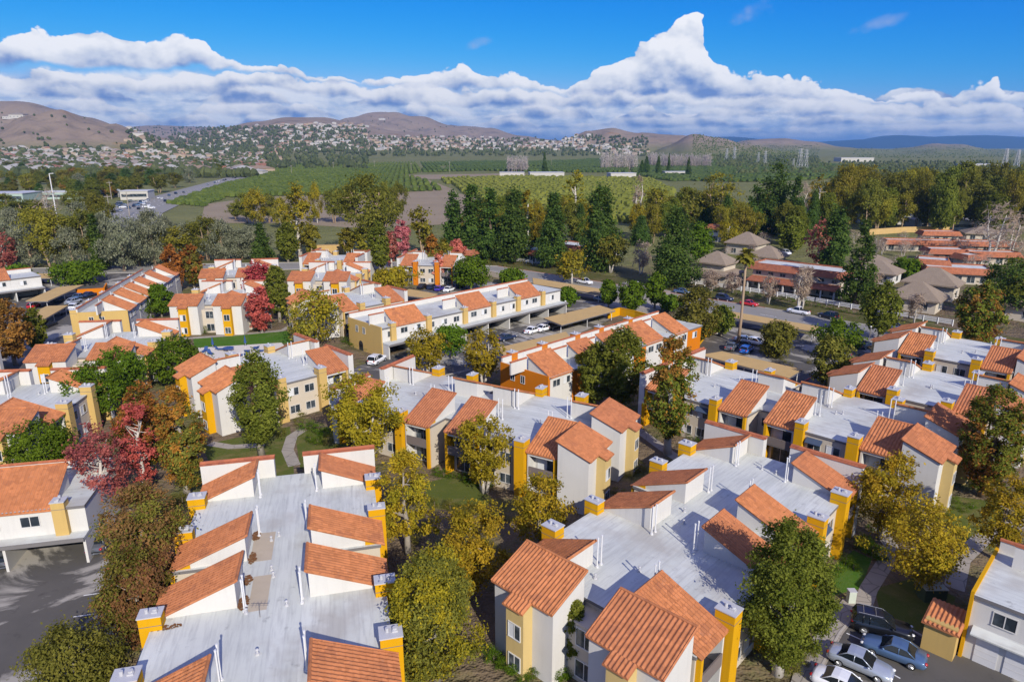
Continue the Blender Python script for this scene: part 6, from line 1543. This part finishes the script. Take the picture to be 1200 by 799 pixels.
# trees of the town: nearer ones as things, the far wood as one mass
for i in range(120):
    px = rnd.uniform(-10, 300); f = rnd.random(); py = 190 + f*44
    if py > 228 and px > 150: continue
    p = at(px, py)
    hx = HW
    if px > 100 and py > 300 - px*.33 - 6: continue
    h = rnd.uniform(9, 17); T('town_tree', rnd.choice(['darkeuc','tall','euc','round','conifer','yeuc','grey','darkeuc']), px, 0, 10, 'far tree standing among the houses left of the highway', yb=py, group='town trees left of the highway', seed=i, shared=True) if False else grow('town_tree', rnd.choice(['darkeuc','tall','euc','olive','pine','darkeuc','grey','darkround']), p, h, h*rnd.uniform(.34,.5), 'far tree standing among the houses left of the highway', 'town trees left of the highway', seed=i, shared=True)
def far_wood(name, n, label, box, hs=(6,11), mat=None, seed=3, flt=None):
    m = MB(); r_ = random.Random(seed)
    for i in range(n):
        x0, x1, y0, y1 = box[i % len(box)]; q = ground_hit(r_.uniform(x0,x1), r_.uniform(y0,y1))
        if q is None: continue
        z = hill_h(q.x, q.y); h = r_.uniform(*hs); r = h*r_.uniform(.35,.6); b = len(m.v); k_ = 6
        for lv, rr in ((.1,.7),(.45,1.0),(.8,.65)):
            for k in range(k_): a = 2*math.pi*k/k_ + r_.random()*.7; e = rr*r*r_.uniform(.75,1.2); m.v.append((q.x+e*math.cos(a), q.y+e*math.sin(a), z+h*lv*r_.uniform(.9,1.1)))
        m.v.append((q.x, q.y, z+h))
        for l in range(2):
            for k in range(k_): k2=(k+1)%k_; m.f.append((b+l*k_+k, b+l*k_+k2, b+(l+1)*k_+k2, b+(l+1)*k_+k)); m.m.append(0)
        for k in range(k_): m.f.append((b+2*k_+k, b+2*k_+(k+1)%k_, b+3*k_)); m.m.append(0)
    return tag(m.build(name, mat), label, 'wood', kind='stuff')
WD = orch_mat('far_wood_leaf', (.045,.06,.02), (.12,.13,.042))
far_wood('far_wood', 3900, 'dark trees filling the far town slopes', [(150,430,150,200),(0,300,176,212),(420,760,162,184),(200,430,150,180)], (8,15), WD, 3)
far_wood('far_wood', 1700, 'dark wood along the foot of the far right hills', [(860,1210,190,206),(990,1220,194,212),(840,960,184,198)], (5,9), WD, 4)
far_wood('hill_scrub', 2600, 'green plantation on the far ridge at right', [(812,880,158,190),(880,960,172,190),(1000,1200,172,186)], (3,5), OA, 5)
far_wood('hill_scrub', 90, 'scattered dark bushes on the brown hills', [(0,200,135,172),(400,560,140,158)], (5,10), WD, 6)
# pale bare windbreaks in the orchards
def windbreak(px0, px1, yb_, ytop, label, seed):
    a, b = at(px0, yb_), at(px1, yb_); r_ = random.Random(seed); m = MB(); h = height_over(a, ytop); n = int((b-a).length*2.2)
    for i in range(n):
        p = a.lerp(b, r_.random()) + Vector((0, r_.uniform(-14,14), 0)); hh = h*r_.uniform(.7,1.05); m.tube([p, p+Vector((0,0,hh*.6))], [.25,.12], 4, cap=False)
        for k in range(26):
            z = hh*r_.uniform(.15,1); s_ = 2.4*(1-abs(z/hh-.55)); d = Vector((r_.gauss(0,1), r_.gauss(0,1), 0))*s_*.7; q = p + d + Vector((0,0,z)); w_ = r_.uniform(.25,.6); t_ = r_.uniform(1.0,2.6); a_ = r_.uniform(0,3.14); e = Vector((math.cos(a_), math.sin(a_), 0))*w_
            m.face([q-e, q+e, q+e*.3+Vector((0,0,t_)), q-e*.3+Vector((0,0,t_))])
    return tag(m.build('windbreak', [LM['twigpale'], ]), label, 'windbreak', kind='stuff')
LM['twigpale'] = leaf_mat('pale_twigs', [(.22,.185,.165), (.30,.26,.235), (.38,.335,.31)])
windbreak(595, 618, 202, 184, 'pale bare windbreak trees, leftmost patch in the orchards', 1)
windbreak(704, 745, 199, 178, 'pale bare windbreak trees, middle patch in the orchards', 2)
windbreak(758, 776, 196, 180, 'pale bare windbreak trees, thin patch right of the middle one', 3)
windbreak(776, 832, 197, 181, 'pale bare windbreak trees, rightmost patch in the orchards', 4)
windbreak(468, 484, 182, 167, 'pale bare windbreak trees beside the slanting track', 5)
for i, (px, yt, yb_, w_) in enumerate([(638,178,204,8),(757,184,206,12),(771,183,206,10),(806,184,208,8),(783,180,204,6),(752,188,206,10)]): 
    T('cypress_tree','conifer',px,yt,w_,'dark cypress standing in the orchards below the hills',yb=yb_,group='cypresses in the orchards',seed=i,shared=True)
# ------------------------------------------------------------------ vehicles, one thing each
C_ = car_px
C_('sport_utility_vehicle','suv','black',(1000,733),(1065,749),'black car with a roof rack parked first from the kerb at lower right')
C_('sedan_car','sedan','blue',(1083,783),(1010,756),'steel blue car parked between the black one and the silver one')
C_('sedan_car','sedan','silver',(976,770),(1040,797),'silver car parked beside the steel blue one, nose to the right')
C_('sedan_car','sedan','white',(958,797),(1022,826),'white car at the bottom edge beside the silver one')
C_('sport_utility_vehicle','hatch','grey',(2,668),(10,648),'grey car under the left edge carport, tail to the viewer')
C_('sedan_car','sedan','grey',(113,646),(116,634),'dark grey car at the end of the left edge carport, beside the brown trees')
C_('sport_utility_vehicle','suv','white',(434,430),(450,421),'white car driving beside the long tan-ended block')
C_('pickup_truck','pickup','white',(948,370.5),(923,366),'white pickup parked along the street','' or 'pickup') if False else C_('pickup_truck','pickup','white',(948,370.5),(923,366),'white pickup parked on the far side of the street')
C_('sport_utility_vehicle','suv','black',(979,375.5),(961,371.5),'black car parked behind the white pickup on the street')
C_('sedan_car','sedan','red',(867,357),(889,360.5),'red car parked on the far side of the street')
C_('sport_utility_vehicle','suv','navy',(839,351),(859,354.5),'dark car parked just left of the red one on the street')
C_('sedan_car','sedan','blue',(790,343),(808,345.5),'blue-grey car at the street end of the driveway')
C_('pickup_truck','pickup','white',(676,331.5),(694,334.5),'white pickup driving on the street left of the trees')
C_('sedan_car','hatch','white',(1040,385),(1057,387.5),'white car on the street near the rail fence, partly behind the roofs')
C_('sedan_car','sedan','silver',(865,401),(880,403),'silver car in the right lot, back row')
C_('sedan_car','hatch','white',(879,403),(894,406),'white car in the right lot, back row beside the silver one')
C_('sedan_car','sedan','grey',(852,413),(862,406),'grey-blue car in the right lot beside the bright blue one')
C_('sedan_car','hatch','bright_blue',(868,417),(882,409),'bright blue car in the right lot')
C_('sedan_car','sedan','white',(836,394),(847,388),'white car by the amber entrance wall')
C_('sedan_car','sedan','navy',(1004,411),(1022,405),'navy car under the trees at the far end of the right lot')
C_('pickup_truck','pickup','white',(978,427),(992,421),'white pickup between the two green trees of the right lot')
C_('sedan_car','sedan','white',(617,393),(632,388),'white car under the middle carport, left of two')
C_('sedan_car','sedan','white',(630,390),(645,386),'white car under the middle carport, right of two')
C_('sedan_car','sedan','black',(641,387.5),(658,383.5),'black car at the end of the middle carport')
C_('sedan_car','sedan','navy',(584,401),(603,397),'navy car in front of the long carport roof')
C_('sedan_car','sedan','white',(547,387),(562,383),'white car under the long block, left of two')
C_('sedan_car','hatch','white',(564,384),(575,380),'white car under the long block, right of two')
C_('sport_utility_vehicle','suv','grey',(577,381),(584,377.5),'dark grey car under the long block between the pillars')
C_('sport_utility_vehicle','suv','black',(610,371),(621,367.5),'black car under the right end of the long block')
C_('pickup_truck','pickup','blue',(652,360.5),(663,357),'blue pickup by the small tree at the end of the long block')
C_('sedan_car','sedan','silver',(698,352),(711,354.5),'silver car by the driveway street trees')
C_('sedan_car','hatch','bright_blue',(651,379),(664,376),'blue car behind the middle carport')
for i, (col, kd, a, b, lb) in enumerate([('black','sedan',(491,340),(500,336.5),'black car in the small lot by the orange building, leftmost'),('navy','hatch',(502,341),(510,337),'navy car in the small lot, second from left'),('purple','hatch',(511,343),(519,339),'violet-blue car in the small lot'),('white','sedan',(521,344),(532,340),'white car in the small lot, right of the violet one'),('navy','suv',(531,339),(546,335.5),'dark blue car in the small lot under the wide round tree'),
  ('navy','sedan',(36,335.5),(49,333),'navy car between the white block and the carport at the far left'),('black','sedan',(62,356),(80,352),'black car under the large left carport'),('silver','sedan',(79,358),(94,354),'silver car beside the large left carport'),('navy','sedan',(99,350),(111,346.5),'navy car in front of the orange bin enclosure'),('red','hatch',(36,363),(44,359.5),'red car behind the smaller left carport'),('black','sedan',(50,386),(64,380.5),'black car below the smaller left carport'),('white','hatch',(84,364),(94,360),'white car in front of the saw-toothed block'),('grey','sedan',(66,371),(79,366),'grey car between the smaller left carport and the saw-toothed block'),('blue','sedan',(88,352),(99,348.5),'blue car left of the navy one at the bin enclosure')]):
    C_('sedan_car', kd, col, a, b, lb, full=False)
C_('delivery_van','suv','white',(917,297.5),(926,300),'white van among the low shops left of the pink tree')
C_('delivery_van','suv','white',(1046,291),(1062,293),'white van in front of the long red-tiled row')
# cars on the highway and the dealer rows beside it: small far copies
rnd = random.Random(9); cols = ['navy','grey','white','silver','black','blue','white','grey']
for i in range(46):
    t_ = rnd.random()**1.6*(len(HW)-1.05); k = int(t_); p = HW[k].lerp(HW[k+1], t_-k); d = (HW[k+1]-HW[k]).normalized(); off = rnd.choice([-8,-4.5,4.5,-8,-8]); q = p + Vector((-d.y, d.x, 0))*(-off)
    car('highway_car', rnd.choice(['sedan','suv','hatch']), cols[i % 8], (q.x, q.y, .31), math.atan2(d.y, d.x), 'small far car in the traffic on the highway', group='traffic on the highway', full=False)
for i in range(24):
    px = rnd.uniform(136, 180); py = rnd.uniform(238, 250) - (px-136)*.12; p = at(px, py); car('parked_car', rnd.choice(['sedan','suv']), cols[i % 8], (p.x, p.y, .02), rnd.choice([.3, 1.9]), 'small far car parked in the lot left of the highway', group='cars in the lot left of the highway', full=False)
# ------------------------------------------------------------------ air: one even box of thin haze round the whole scene
m = MB(); m.box(-60000, 60000, -600, 60000, -31, 460)
hz = NT('haze_air'); pv = hz.n('ShaderNodeVolumePrincipled'); pv.inputs['Color'].default_value = (.26, .56, 1.0, 1); pv.inputs['Density'].default_value = 6e-5; pv.inputs['Anisotropy'].default_value = .2
hz.l(pv.outputs[0], hz.out.inputs['Volume'])
tag(m.build('haze', hz.mat), 'thin blue haze in the valley air', 'haze', kind='stuff')
